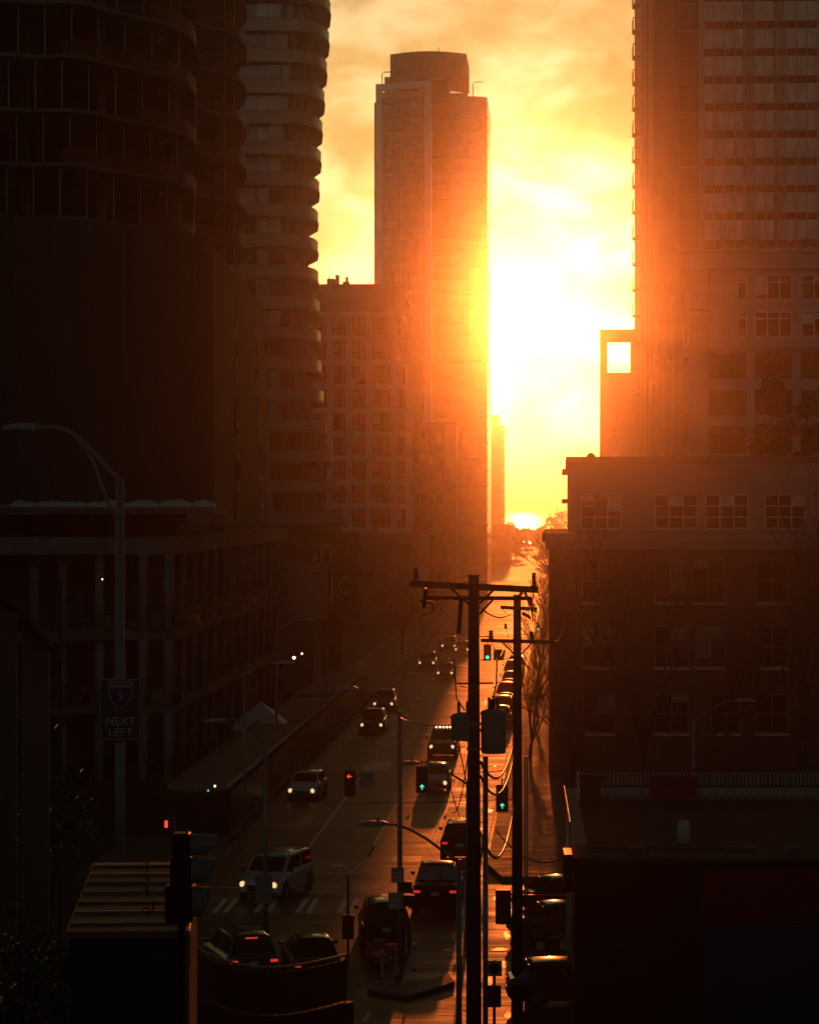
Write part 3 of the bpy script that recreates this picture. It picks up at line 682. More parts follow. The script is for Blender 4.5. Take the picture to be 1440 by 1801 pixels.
for (ya, yb, wd) in ((985, 1058, ((1024, 1052, 1), (1152, 1203, 2), (1219, 1273, 2), (1330, 1385, 2))), (1102, 1172, ((1025, 1080, 2), (1152, 1210, 2), (1225, 1275, 2), (1330, 1385, 2))), (1222, 1288, ((1025, 1080, 2), (1152, 1210, 2), (1250, 1300, 2), (1330, 1385, 2)))):
    for p, q, nx in wd:
        o = win(R3, R3.u(p), R3.u(q), R3.z(yb, p), R3.z(ya, p), 'strip', 'podc', nx, 2, 0, .055)
        R3.part('sill', 'stone', lambda b: b.box(R3.u(p) - .1, R3.u(q) + .1, -.2, -.005, R3.z(yb, p) - .22, R3.z(yb, p) - .06))
for k in range(4): R3.part('side_bracket', 'stone', lambda b: b.box(at0 - .42, at0 - .01, 10 + 5 * k, 10.4 + 5 * k, at1 - 1.1 - (k % 2) * 2, at1 - .8 - (k % 2) * 2))


# ------------------------------------------------------------------ vehicles
# local frame: nose towards -y, origin on the ground under the middle
KINDS = dict(   # L, W, hood z, belt z, roof z, windscreen base y, windscreen top y, rear top y, rear base y
    sedan=(4.6, 1.8, .86, .93, 1.42, -.95, -.25, 1.1, 1.75), hatch=(4.3, 1.78, .9, .98, 1.5, -1.05, -.35, 1.5, 1.95),
    suv=(4.8, 1.92, 1.05, 1.12, 1.75, -1.1, -.45, 1.95, 2.25), van=(5.1, 1.98, 1.05, 1.15, 1.8, -1.6, -.7, 2.2, 2.45), pickup=(5.5, 1.98, 1.12, 1.18, 1.85, -.95, -.35, .9, 1.05))
def car(kind, colour, label, loc, rz, lights='front', rack=False, cat='car', group=None, lamps=False):
    L, W, zh, zbt, zr, y0, y1, y2, y3 = KINDS[kind]; hw = W / 2
    root = thing('parked_car' if lights == 'none' else ('pickup_truck' if kind == 'pickup' else 'minivan' if kind == 'van' else 'car'), label, cat, loc, rz, group)
    def sec(y, h, zb, zt, r=.12): return [(-h * .9, y, zb), (-h, y, zb + .12), (-h, y, zt - r * 1.6), (-h * .93, y, zt - r * .4), (-h * .8, y, zt), (h * .8, y, zt), (h * .93, y, zt - r * .4), (h, y, zt - r * 1.6), (h, y, zb + .12), (h * .9, y, zb)]
    f, r_ = -L / 2, L / 2
    tail_z = zbt - (.02 if kind in ('sedan',) else -.02)
    secs = [sec(f, hw * .78, .32, zh - .3), sec(f + .12, hw * .92, .24, zh - .16), sec(f + .5, hw * .99, .2, zh - .05), sec(y0, hw, .2, zbt), sec(0, hw, .2, zbt + .02), sec(y3 - .3, hw, .2, zbt + .02), sec(r_ - .25, hw * .98, .22, tail_z), sec(r_ - .04, hw * .93, .28, tail_z - .06), sec(r_, hw * .84, .36, tail_z - .14)]
    b = MB(); b.loft(secs); body = b.build('body', P_[colour], root, smooth=False, bevel=.04)
    ct = hw * (.74 if kind != 'van' else .82)
    b = MB(); b.loft([[(-hw * .9, y0, zbt - .02), (-ct, y1, zr - .06), (-ct, y2, zr - .07), (-hw * .9, y3, zbt - .02)], [(hw * .9, y0, zbt - .02), (ct, y1, zr - .06), (ct, y2, zr - .07), (hw * .9, y3, zbt - .02)]])
    def rs(k):
        x = (ct - .02) * k; cr = .055 * (1 - k * k); e = .0 if abs(k) < 1 else -.02
        return [(x, y1, zr - .075), (x, y1 + .02, zr - .06 + cr * .3), (x, y1 + .2, zr - .02 + cr + e), (x, (y1 + y2) / 2, zr + cr + e), (x, y2 - .25, zr - .03 + cr + e), (x, y2 - .02, zr - .07 + cr * .3), (x, y2, zr - .09)]
    b.build('cabin', P_[colour], root)
    MB().loft([rs(k) for k in (-1, -.85, -.55, -.2, .2, .55, .85, 1)]).build('roof', P_[colour], root, smooth=True)
    def quad(name, ps, ext=.006):
        a, b2, c_, d_ = [Vector(p) for p in ps]; nrm = (b2 - a).cross(d_ - a).normalized(); cen = (a + b2 + c_ + d_) / 4
        if nrm.dot(cen - Vector((0, (y0 + y3) / 2, zbt))) < 0: nrm = -nrm
        q = [cen + (p - cen) * .88 for p in (a, b2, c_, d_)]; bb = MB()
        bb.add([p + nrm * ext for p in q] + [p - nrm * .01 for p in q], [(0, 1, 2, 3), (0, 4, 5, 1), (1, 5, 6, 2), (2, 6, 7, 3), (3, 7, 4, 0)])
        return bb.build(name, M['carglass'], root)
    quad('windscreen', [(-hw * .9, y0, zbt), (hw * .9, y0, zbt), (ct, y1, zr - .06), (-ct, y1, zr - .06)])
    quad('rear_window', [(-hw * .9, y3, zbt), (hw * .9, y3, zbt), (ct, y2, zr - .07), (-ct, y2, zr - .07)])
    ym = (y1 + y2) / 2
    for s in (-1, 1):
        def P2(y, top): 
            x = s * (ct if top else hw * .9); return (x, y, zr - .07 if top else zbt)
        quad('side_window', [P2(y0 + .12, 0), P2(ym, 0), P2(ym, 1), P2(y1 + .03, 1)]); quad('side_window', [P2(ym, 0), P2(y3 - .12, 0), P2(y2 - .03, 1), P2(ym, 1)])
        m_ = MB(); m_.loft([[(s * (hw + .02), y0 + .2, zbt - .02), (s * (hw + .2), y0 + .22, zbt - .0), (s * (hw + .22), y0 + .22, zbt + .15), (s * (hw + .03), y0 + .2, zbt + .14)], [(s * (hw + .02), y0 + .34, zbt), (s * (hw + .18), y0 + .36, zbt + .02), (s * (hw + .18), y0 + .36, zbt + .12), (s * (hw + .03), y0 + .34, zbt + .12)]]); m_.build('mirror', P_['black'], root)
        for yy in (f + .88, r_ - .95):
            rw = .34 if kind in ('sedan', 'hatch') else .38
            w2 = MB().lathe([(rw * .6, -.11), (rw * .96, -.1), (rw, -.05), (rw, .05), (rw * .96, .1), (rw * .6, .11)], (s * (hw - .1), yy, rw), 20, (1, 0, 0)).build('wheel', M['rubber'], root)
            MB().lathe([(.02, -.125), (rw * .58, -.12), (rw * .62, -.1), (rw * .62, .1), (rw * .58, .12), (.02, .125)], (s * (hw - .1), yy, rw), 10, (1, 0, 0)).build('rim', M['rim'], w2)
            MB().lathe([(.02, -.02), (rw + .06, -.02), (rw + .06, .02), (.02, .02)], (s * (hw - .0), yy, rw + .02), 20, (1, 0, 0)).build('wheel_arch', M['black'], root)
        hl = MB().lathe([(.02, -.06), (.08, -.05), (.13, -.01), (.13, .03), (.02, .04)], (s * hw * .72, f + .03, zh - .33), 12, (s * .25, 1, 0))
        hl.build('headlight', M['head'] if lights == 'front' else M['carglass'], root, smooth=True)
        b = MB(); b.box(s * hw * .9 if s < 0 else hw * .62, -hw * .62 if s < 0 else hw * .9, r_ - .06, r_ + .012, tail_z - .3, tail_z - .2); b.build('tail_light', M[{'rear': 'tail', 'brake': 'brake'}.get(lights, 'taill')], root)
    MB().box(-hw * .5, hw * .5, f - .02, f + .1, .42, zh - .34).build('grille', M['black'], root, bevel=.02)
    MB().box(-hw * .82, hw * .82, f - .05, f + .12, .28, .4).build('bumper', M['black'], root, bevel=.02)
    MB().box(-hw * .82, hw * .82, r_ - .12, r_ + .05, .34, .5).build('bumper', M['black'], root, bevel=.02)
    MB().box(-.16, .16, r_ + .012, r_ + .03, tail_z - .42, tail_z - .26).build('licence_plate', M['signw'], root)
    if lights == 'brake': MB().box(-.22, .22, y2 + .02, y2 + .06, zr - .12, zr - .07).build('brake_bar', M['brake'], root)
    if kind == 'pickup':
        b = MB(); b.box(-hw * .86, hw * .86, y3 + .1, r_ - .12, tail_z - .03, tail_z + .015); b.build('cargo_bed', M['black'], root)
    if rack:
        b = MB()
        for s in (-1, 1): b.tube([(s * ct * .86, y1 + .2, zr + .01), (s * ct * .86, y1 + .3, zr + .08), (s * ct * .86, y2 - .3, zr + .08), (s * ct * .86, y2 - .2, zr)], .022, 6)
        for yy in (y1 + .5, y2 - .6): b.tube([(-ct * .86, yy, zr + .09), (ct * .86, yy, zr + .09)], .02, 6)
        b.build('roof_rack', M['dark'], root)
    if lamps:
        for k in range(5): MB().lathe([(.01, -.04), (.05, -.03), (.06, 0), (.05, .03), (.01, .04)], (-.48 + k * .24, y1 + .1, zr + .07), 8, (0, 1, 0)).build('roof_lamp', M['bulb'], root, smooth=True)
    return root
def cpos(px, py): g_ = G(px, py); return (g_.x, g_.y, .012)
T_, A_w = YAW, YAW + math.pi          # coming / going away
car('van', 'white', 'white minivan with one bright headlamp beside the lamp post at the crossing', cpos(487, 1572), YAW - .22, 'front', rack=True, cat='minivan')
car('hatch', 'white', 'pale hatchback with both headlamps lit, alone in the leftmost lane', cpos(541, 1402), T_ - .08)
car('suv', 'black', 'black car with lit headlamps, nearer of the pair in the left lane', cpos(657, 1288), T_)
car('suv', 'grey', 'grey car with lit headlamps just behind another car in the left lane', cpos(677, 1250), T_, rack=True)
car('pickup', 'black', 'dark pickup with a row of five amber roof lamps casting a long shadow', cpos(780, 1328), T_, lamps=True, cat='pickup')
car('hatch', 'silver', 'silver car partly behind the green arrow signal, in the shadow of the pickup', cpos(766, 1388), T_)
car('suv', 'black', 'small distant car with two headlamps, farthest left of the far group', cpos(752, 1176), T_)
car('sedan', 'grey', 'distant grey saloon with lit headlamps just left of the pole transformers', cpos(784, 1191), T_)
car('suv', 'silver', 'far car with lit headlamps highest on the road', cpos(790, 1145), T_)
car('sedan', 'silver', 'far saloon with one headlamp showing beside the big utility pole', cpos(813, 1149), T_)
car('suv', 'black', 'dark car driving away with red tail lamps, half hidden by the big utility pole', cpos(812, 1505), A_w, 'rear')
car('pickup', 'black', 'black pickup waiting at the crossing with red tail lamps and a lit cab', cpos(770, 1592), A_w, 'rear', cat='pickup')
car('suv', 'black', 'unlit black car behind the road sign post, lower middle', cpos(676, 1655), A_w + .1, 'off')
car('suv', 'green', 'dark green car with three red brake lamps behind the curved railing', cpos(420, 1716), A_w + .35, 'brake', rack=True)
car('sedan', 'black', 'low black saloon with round red tail lamps behind the curved railing', cpos(546, 1712), A_w + .2, 'rear')
for i, (Yc, k_, cl, lb) in enumerate(((205, 'hatch', 'silver', 'nearest car of the row parked along the right kerb'), (212.5, 'suv', 'grey', 'second parked car in the right kerb row, counting from the near end'), (220, 'sedan', 'silver', 'third parked car in the right kerb row with sunlit roof'),
        (229, 'suv', 'black', 'fourth parked car in the right kerb row, a dark one'), (238, 'sedan', 'grey', 'fifth parked car in the right kerb row'), (248, 'hatch', 'silver', 'sixth parked car in the right kerb row'), (262, 'suv', 'silver', 'seventh parked car in the right kerb row'), (276, 'sedan', 'grey', 'farthest parked car in the right kerb row'))):
    p = RD(3.0, Yc, .012); car(k_, cl, lb, p, A_w, 'none', group='cars parked along the right kerb')
for px, py, k_, cl, lb, rz in ((1000, 1580, 'sedan', 'black', 'upper dark car beside the dark block, roof edge catching the sun', 1.9), (998, 1630, 'sedan', 'grey', 'middle car squeezed beside the dark block with glinting windscreen', 1.7), (1003, 1745, 'hatch', 'black', 'lowest dark car beside the dark block near the bottom', 1.6)):
    car(k_, cl, lb, cpos(px, py + 20), rz, 'none', group='cars beside the dark block')

# ------------------------------------------------------------------ utility poles and wires
def insul(b, p, h=.38, r=.075, n=6):
    prof = []
    for i in range(n): z = h * i / n; prof += [(r * .55, z), (r, z + h / n * .35), (r, z + h / n * .6), (r * .55, z + h / n * .95)]
    b.lathe(prof + [(r * .4, h), (.01, h + .02)], p, 12)
pw1 = Vector((PX(833, 60), 60, 0)); top1 = PZ(1011, 60)
U1 = thing('utility_pole', 'tall wooden utility pole with double crossarm and two grey transformers, right of centre', 'utility pole', pw1 + Vector((0, 0, 1.0)))
def up(root, name, m, fn, parent=None, **k): return part(name, M[m], parent or root, fn, **k)
zz = lambda y, Y=60: PZ(y, Y) - 1.0
xx = lambda px, Y=60, o=pw1: PX(px, Y) - o.x
up(U1, 'pole', 'wood', lambda b: b.tube([(0, 0, -.1), (0, 0, 5), (0, 0, top1 - 1.0)], [.19, .175, .12], 16), smooth=True)
up(U1, 'crossarm', 'wood', lambda b: b.bar((xx(720), -.2, zz(1026)), (xx(945), -.2, zz(1037)), .12, .15))
up(U1, 'crossarm', 'wood', lambda b: b.bar((xx(744), .2, zz(1052)), (xx(935), .2, zz(1053)), .11, .09))
for xa, ya, xb, yb in ((792, 1034, 824, 1062), (868, 1037, 842, 1062), (866, 1055, 843, 1080)):
    up(U1, 'brace', 'wood', lambda b: b.bar((xx(xa), -.12, zz(ya)), (xx(xb), -.12, zz(yb)), .03, .05))
for px, py in ((731, 1022), (938, 1031)): up(U1, 'insulator', 'porc', lambda b: insul(b, (xx(px), -.2, zz(py)), .31, .06))
for px, py, L_ in ((809, 1054, .6), (747, 1036, .25)):
    f_ = up(U1, 'fuse_cutout', 'dark', lambda b: (b.tube([(xx(px), .2, zz(py)), (xx(px) - .02, .25, zz(py) - L_)], .035, 8), b.tube([(xx(px) + .03, .2, zz(py) - .02), (xx(px) - .03, .22, zz(py) - L_ - .2)], .05, 8)), smooth=True)
up(U1, 'ground_wire', 'porc', lambda b: (b.tube([(xx(748), -.1, zz(1034)), (xx(744), -.1, zz(1046)), (xx(741), -.1, zz(1050))], .018, 6), b.tube([(xx(752), -.1, zz(1034)), (xx(753), -.1, zz(1044))], .018, 6)))
up(U1, 'side_bracket', 'dark', lambda b: (b.tube([(xx(738), .1, zz(1056)), (xx(762), .1, zz(1061)), (xx(763), .1, zz(1076))], .03, 6), b.tube([(xx(763), .1, zz(1076)), (xx(740), .1, zz(1085))], .012, 5)))
for (pxa, pxb, ya, yb) in ((793, 836, 1256, 1303), (846, 890, 1249, 1326)):
    cx = (xx(pxa) + xx(pxb)) / 2; r_ = (xx(pxb) - xx(pxa)) / 2; z0, z1 = zz(yb), zz(ya)
    tr = up(U1, 'transformer', 'trans', lambda b: b.lathe([(r_ * .93, z0), (r_, z0 + .03), (r_, z1 - .12), (r_ * 1.05, z1 - .11), (r_ * 1.05, z1 - .06), (r_ * .8, z1 - .01), (r_ * .3, z1 + .03), (.01, z1 + .035)], (cx, .15, 0), 28), smooth=False)
    for dx in (-.1, .1): up(U1, 'bushing', 'porc', lambda b: insul(b, (cx + dx, .15, z1 + .02), .25, .045, 5), tr)
    up(U1, 'hanger', 'dark', lambda b: b.box(min(cx, 0), max(cx, 0), .1, .2, (z0 + z1) / 2, (z0 + z1) / 2 + .07), tr)
up(U1, 'lightning_arrester', 'black', lambda b: (b.lathe([(.06, 0), (.07, .03), (.07, .22), (.05, .25)], (xx(866), .1, zz(1249)), 10), b.tube([(xx(866), .1, zz(1232)), (xx(873), .1, zz(1205)), (xx(874), .1, zz(1160))], .02, 6), b.tube([(xx(818), .1, zz(1251)), (xx(803), .1, zz(1230)), (xx(798), .1, zz(1160))], .018, 6), b.tube([(xx(804), .1, zz(1203)), (xx(868), .1, zz(1202))], .025, 6)))
for dx, r_ in ((.24, .035), (.3, .028)): up(U1, 'conduit', 'metal', lambda b: b.tube([(dx, -.05, -.6), (dx, -.05, zz(1330))], r_, 8), smooth=True)
for k in range(16): up(U1, 'step_bolt', 'metal', lambda b: b.tube([((.15 if k % 2 else -.15), 0, 3.2 + k * .62), ((.32 if k % 2 else -.32), 0, 3.22 + k * .62)], .012, 5))
for py in (1275, 1320): up(U1, 'pole_band', 'metal', lambda b: b.lathe([(.165, 0), (.165, .07)], (0, 0, zz(py)), 16))

pw2 = Vector((PX(909.5, 90), 90, 0)); top2 = PZ(1046, 90)
U2 = thing('utility_pole', 'second wooden utility pole standing behind and right of the transformer pole', 'utility pole', pw2)
z2 = lambda y: PZ(y, 90); x2 = lambda px: PX(px, 90) - pw2.x
up(U2, 'pole', 'wood', lambda b: b.tube([(0, 0, 0), (0, 0, 6), (0, 0, top2)], [.21, .18, .13], 16), smooth=True)
up(U2, 'crossarm', 'wood', lambda b: b.bar((x2(880), -.22, z2(1068)), (x2(944), -.22, z2(1071)), .11, .12))
up(U2, 'crossarm', 'wood', lambda b: b.bar((x2(845), -.22, z2(1126)), (x2(973), -.22, z2(1129)), .11, .12))
for px, py in ((863, 1124), (934, 1126), (916, 1046), (932, 1066)): up(U2, 'insulator', 'porc', lambda b: insul(b, (x2(px), -.2, z2(py)), .3, .09, 4))
for a_, c_ in (((885, 1130), (903, 1150)), ((935, 1130), (917, 1150))): up(U2, 'brace', 'wood', lambda b: b.bar((x2(a_[0]), -.14, z2(a_[1])), (x2(c_[0]), -.14, z2(c_[1])), .03, .05))
up(U2, 'fuse_cutout', 'metal', lambda b: (b.tube([(x2(922), -.25, z2(1040)), (x2(928), -.25, z2(1055)), (x2(932), -.25, z2(1065))], .05, 8), b.tube([(x2(918), -.2, z2(1078)), (x2(933), -.3, z2(1086))], .06, 8)), smooth=True)
for dx in (.26, .34): up(U2, 'conduit', 'metal', lambda b: b.tube([(dx, -.05, 0), (dx, -.05, z2(1330))], .03, 8), smooth=True)
up(U2, 'switch_box', 'dark', lambda b: b.box(-.75, -.22, -.2, .2, z2(1625), z2(1565)), bevel=.02)
def wire(a, c_, sag, lb, r=.02, n=16, group='overhead wires', nm='power_line', m='cable', cat='wire'):
    a, c_ = Vector(a), Vector(c_); pts = [a.lerp(c_, i / n) - Vector((0, 0, sag * 4 * (i / n) * (1 - i / n))) for i in range(n + 1)]
    o = MB().tube([p - a for p in pts], r, 5).build(nm, M[m], smooth=True); o.location = a
    return tag(o, lb, cat, group)
W3 = lambda px, py, Y: (PX(px, Y), Y, PZ(py, Y))
wire(W3(845, 1340, 60.2), W3(903, 1306, 89.8), .75, 'thick drooping cable between the two utility poles, topmost', .035)
wire(W3(845, 1366, 60.2), W3(903, 1332, 89.8), .8, 'thick drooping cable between the two utility poles, second from top', .035)
wire(W3(852, 1484, 60.2), W3(903, 1420, 89.8), .9, 'thick drooping cable between the two utility poles, lowest', .04)
wire(W3(838, 1062, 60), W3(905, 1072, 90), .3, 'thin wire from the crossarm of the transformer pole to the second pole')
wire(W3(938, 1028, 59.8), W3(932, 1064, 89.8), .6, 'wire between the right crossarm ends of the two poles', .014)
wire(W3(973, 1126, 89.8), W3(990, 1095, 165), .4, 'wire from the second pole to the near masonry block', .014)
wire(W3(863, 1122, 89.8), W3(890, 1108, 190), 1.2, 'wire running down the street from the second pole', .016)
wire(W3(872, 1460, 75), W3(1000, 1505, 72), .5, 'slack service wire dropping right from the transformer pole', .02)
wire(W3(731, 1004, 59.8), W3(863, 1118, 89.8), .5, 'wire from the left crossarm insulator to the second pole', .012)
for i, (px, py, lb) in enumerate(((880, 1066, 'left'), (916, 1045, 'middle'), (944, 1069, 'right'))):
    wire(W3(px, py, 89.8), RD(5.4 + i * .5, 150, 11.5), .5, 'long wire running down the street from the ' + lb + ' of the second pole upper crossarm', .013)
for i, (a_, c_, s_, lb) in enumerate((((826, 1300, 60), (795, 1430, 62), .5, 'looped cable hanging left of the transformer pole, upper'), ((830, 1430, 60), (778, 1290, 66), .9, 'looped cable hanging left of the transformer pole, lower'), ((820, 1375, 60), (800, 1260, 60.3), .1, 'straight drop cable beside the left transformer'))):
    wire(W3(*a_), W3(*c_), s_, lb, .014, group='cables round the transformer pole')

# ------------------------------------------------------------------ street lamps
def lamp(lb, px, Y, base, ytop, arm, r=.11, double=False, rx=0, name='street_lamp'):
    """arm: list of photo points from the pole to the lamp head"""
    o = Vector((PX(px, Y), Y, base)); t = thing(name, lb, 'street lamp', o, 0, 'street lamps')
    z_ = lambda y: PZ(y, Y) - base; x_ = lambda p: PX(p, Y) - o.x
    part('pole', M['lampm'], t, lambda b: b.tube([(0, 0, 0), (0, 0, z_(ytop))], [r * 1.15, r * .75], 12), smooth=True)
    part('base_collar', M['lampm'], t, lambda b: b.lathe([(r * 2, 0), (r * 2, .05), (r * 1.4, .1), (r * 1.3, .3)], (0, 0, 0), 12))
    P = [(x_(a), -.0, z_(c)) for a, c in arm]
    part('arm', M['lampm'], t, lambda b: b.tube(P, [r * .55 - r * .2 * i / (len(P) - 1) for i in range(len(P))], 8), smooth=True)
    if double: 
        Q = [(x_(a), 0, z_(c)) for a, c in double]; part('arm_strut', M['lampm'], t, lambda b: b.tube(Q, r * .35, 8), smooth=True)
    e = Vector(P[-1]); d = (e - Vector(P[-2])); s = 1 if d.x > 0 else -1
    hd = part('lamp_head', M['lampm'], t, lambda b: b.loft([[(e.x + s * k, -h_, e.z - .04), (e.x + s * k, h_, e.z - .04), (e.x + s * k, h_ * .8, e.z + q), (e.x + s * k, -h_ * .8, e.z + q)] for k, h_, q in ((-.05, .05, .04), (.1, .14, .1), (.5, .16, .1), (.8, .1, .05), (.85, .04, 0))]), smooth=False)
    part('lens', M['glass'], hd, lambda b: b.box(min(e.x + s * .15, e.x + s * .65), max(e.x + s * .15, e.x + s * .65), -.11, .11, e.z - .07, e.z - .041))
    part('photocell', M['black'], hd, lambda b: b.lathe([(.04, 0), (.04, .07), (.02, .09)], (e.x + s * .25, 0, e.z + .1), 8))
    return t
L0 = lamp('big near street lamp on the left with twin curved arm and green road sign', 211, 60, 1.05, 842, [(206, 842), (190, 826), (165, 797), (140, 772), (118, 758), (95, 751), (70, 752)], .13, [(206, 915), (195, 895), (180, 860), (165, 815), (150, 790), (132, 770)])
L1 = lamp('grey street lamp with square notice sign, left of the white minivan', 467, 100, 0, 1302, [(467, 1308), (455, 1296), (444, 1282), (430, 1272), (410, 1266), (395, 1268)], .09, [(467, 1345), (455, 1325), (440, 1300), (432, 1282)])
L2 = lamp('blue grey street lamp pole in the middle carrying white road signs', 703, 95, 0, 1252, [(703, 1258), (690, 1248), (672, 1232), (655, 1218), (640, 1211), (628, 1212)], .095)
L3 = lamp('street lamp with long arm in front of the big utility pole, lower of the two', 807, 75, 0, 1512, [(807, 1516), (780, 1498), (750, 1476), (722, 1460), (700, 1452), (680, 1450)], .085)
L4 = lamp('street lamp reaching left from behind the big utility pole above the green arrow', 822, 104, 0, 1375, [(822, 1380), (800, 1366), (780, 1354), (765, 1346), (748, 1341), (735, 1343)], .08)
for px, Y, yt, arm, lb in ((430, 131, 1186, [(430, 1188), (450, 1176), (470, 1167), (488, 1166)], 'thin street lamp over the covered walkway, nearest of the left pavement lamps'),
                           (486, 168, 1112, [(486, 1114), (505, 1100), (520, 1091), (535, 1091)], 'thin street lamp rising behind the white tent, middle of the left pavement lamps'),
                           (574, 185, 1134, [(574, 1136), (592, 1124), (606, 1117), (618, 1117)], 'thin street lamp at the far end of the covered walkway'),
                           (740, 300, 1045, [(740, 1046), (750, 1040), (760, 1038), (768, 1038)], 'faint far street lamp in the haze left of the utility poles')):
    lamp(lb, px, Y, .14, yt, arm, .085)
lamp('dim street lamp in front of the near masonry block at the lower right', 1219, 118, .0, 1268, [(1219, 1270), (1240, 1254), (1262, 1241), (1280, 1233), (1296, 1233)], .1)

# signs
def board(parent, x, y, z, wd, ht, m='signw', edge=None):
    o = part('sign_board', M[m], parent, lambda b: b.box(x - wd / 2, x + wd / 2, y - .01, y + .01, z - ht / 2, z + ht / 2), bevel=.008)
    return o
def sign_at(lb, px, py, Y, wd, ht, lines, m='signw', tm='black', size=.1, base=None, rim=None, cat='sign', bar=True):
    loc = Vector((PX(px, Y), Y, PZ(py, Y)))
    t = thing('road_sign', lb, cat, loc)
    bd = board(t, 0, 0, 0, wd, ht, m)
    if rim:
        part('rim', M[rim], bd, lambda b: (b.box(-wd / 2 + .02, wd / 2 - .02, -.016, -.012, ht / 2 - .035, ht / 2 - .02), b.box(-wd / 2 + .02, wd / 2 - .02, -.016, -.012, -ht / 2 + .02, -ht / 2 + .035), b.box(-wd / 2 + .02, -wd / 2 + .035, -.016, -.012, -ht / 2 + .036, ht / 2 - .036), b.box(wd / 2 - .035, wd / 2 - .02, -.016, -.012, -ht / 2 + .036, ht / 2 - .036)))
    for s, z_, sz in lines: text_mesh(s, sz, 'lettering', M[tm], bd, facing(0, -.014, z_), .002)
    if bar: part('bracket', M['metal'], t, lambda b: (b.box(-wd * .3, wd * .3, .011, .05, ht * .25, ht * .25 + .04), b.box(-wd * .3, wd * .3, .011, .05, -ht * .25, -ht * .25 + .04)))
    return t, bd
t_, bd = sign_at('green road sign with blue route shield reading NEXT LEFT on the big near lamp', 212, 1248, 59.75, .96, 1.42, [('NEXT', -.28, .27), ('LEFT', -.53, .27)], 'green', 'signw', rim='signw')
def shield(b, s=1.0, y=-.014):
    pts = [(-.25, .1), (-.27, .28), (-.2, .33), (-.1, .3), (0, .33), (.1, .3), (.2, .33), (.27, .28), (.25, .1), (.21, -.08), (.1, -.2), (0, -.26), (-.1, -.2), (-.21, -.08)]
    b.add([(x * s, y, .3 + z * s) for x, z in pts], [tuple(range(len(pts)))])
part('route_shield', M['signw'], bd, lambda b: shield(b, 1.08, -.0135)); part('route_shield', M['navy'], bd, lambda b: shield(b, 1.0, -.0165))
part('shield_band', M['stucco'], bd, lambda b: b.box(-.25, .25, -.019, -.018, .49, .58))
text_mesh('5', .27, 'lettering', M['signw'], bd, facing(0, -.02, .29), .002)
sign_at('white one way sign with left arrow on the middle lamp pole', 699, 1540, 94.75, .46, .55, [('ONE', .17, .15), ('WAY', .02, .15), ('\u2190', -.14, .2)], rim='black')
sign_at('white do not block sign on the middle lamp pole, lower', 696, 1585, 94.75, .55, .6, [('DO NOT', .13, .12), ('BLOCK', -.06, .15)], rim='black')
sign_at('dark square notice sign on the lamp post beside the white minivan', 464, 1564, 99.75, .66, 1.1, [('NO TURN', .35, .12), ('ON RED', .12, .13), ('EXCEPT', -.14, .12), ('BUS', -.36, .12)], 'trans', 'black', rim='black')
sign_at('grey lane sign hanging between the red arrow and the green arrow', 646, 1372, 118, .6, .66, [('ONLY', .16, .17), ('\u2191', -.1, .3)], 'trans', 'black', rim='black', bar=False)
tt, bd = sign_at('no left turn sign with round symbol beside the far green light', 877, 1152, 190, .78, .8, [('\u21B0', 0, .5)], 'signw', 'black', bar=False)
part('prohibition_ring', M['redp'], bd, lambda b: b.lathe([(.3, 0), (.37, 0), (.37, .01), (.3, .01), (.3, 0)], (0, -.02, 0), 24, (0, -1, 0)))
tt, bd = sign_at('square parking symbol sign on the pay post at the bottom centre', 869, 1704, 84, .5, .5, [('P', 0, .25)], 'signw', 'black')
part('symbol_ring', M['black'], bd, lambda b: b.lathe([(.15, 0), (.18, 0), (.18, .004), (.15, .004), (.15, 0)], (0, -.014, 0), 20, (0, -1, 0)))
t = thing('pay_post', 'dark pay post standing under the parking symbol sign', 'pay station', (PX(869, 84.3), 84.3, .005))
part('post', M['metal'], t, lambda b: b.tube([(0, 0, 0), (0, 0, 2.4)], .05, 8)); part('cabinet', M['navyp'], t, lambda b: b.box(-.22, .22, -.16, -.02, .9, 1.6), bevel=.03); part('screen', M['glass'], t, lambda b: b.box(-.14, .14, -.17, -.162, 1.3, 1.5))

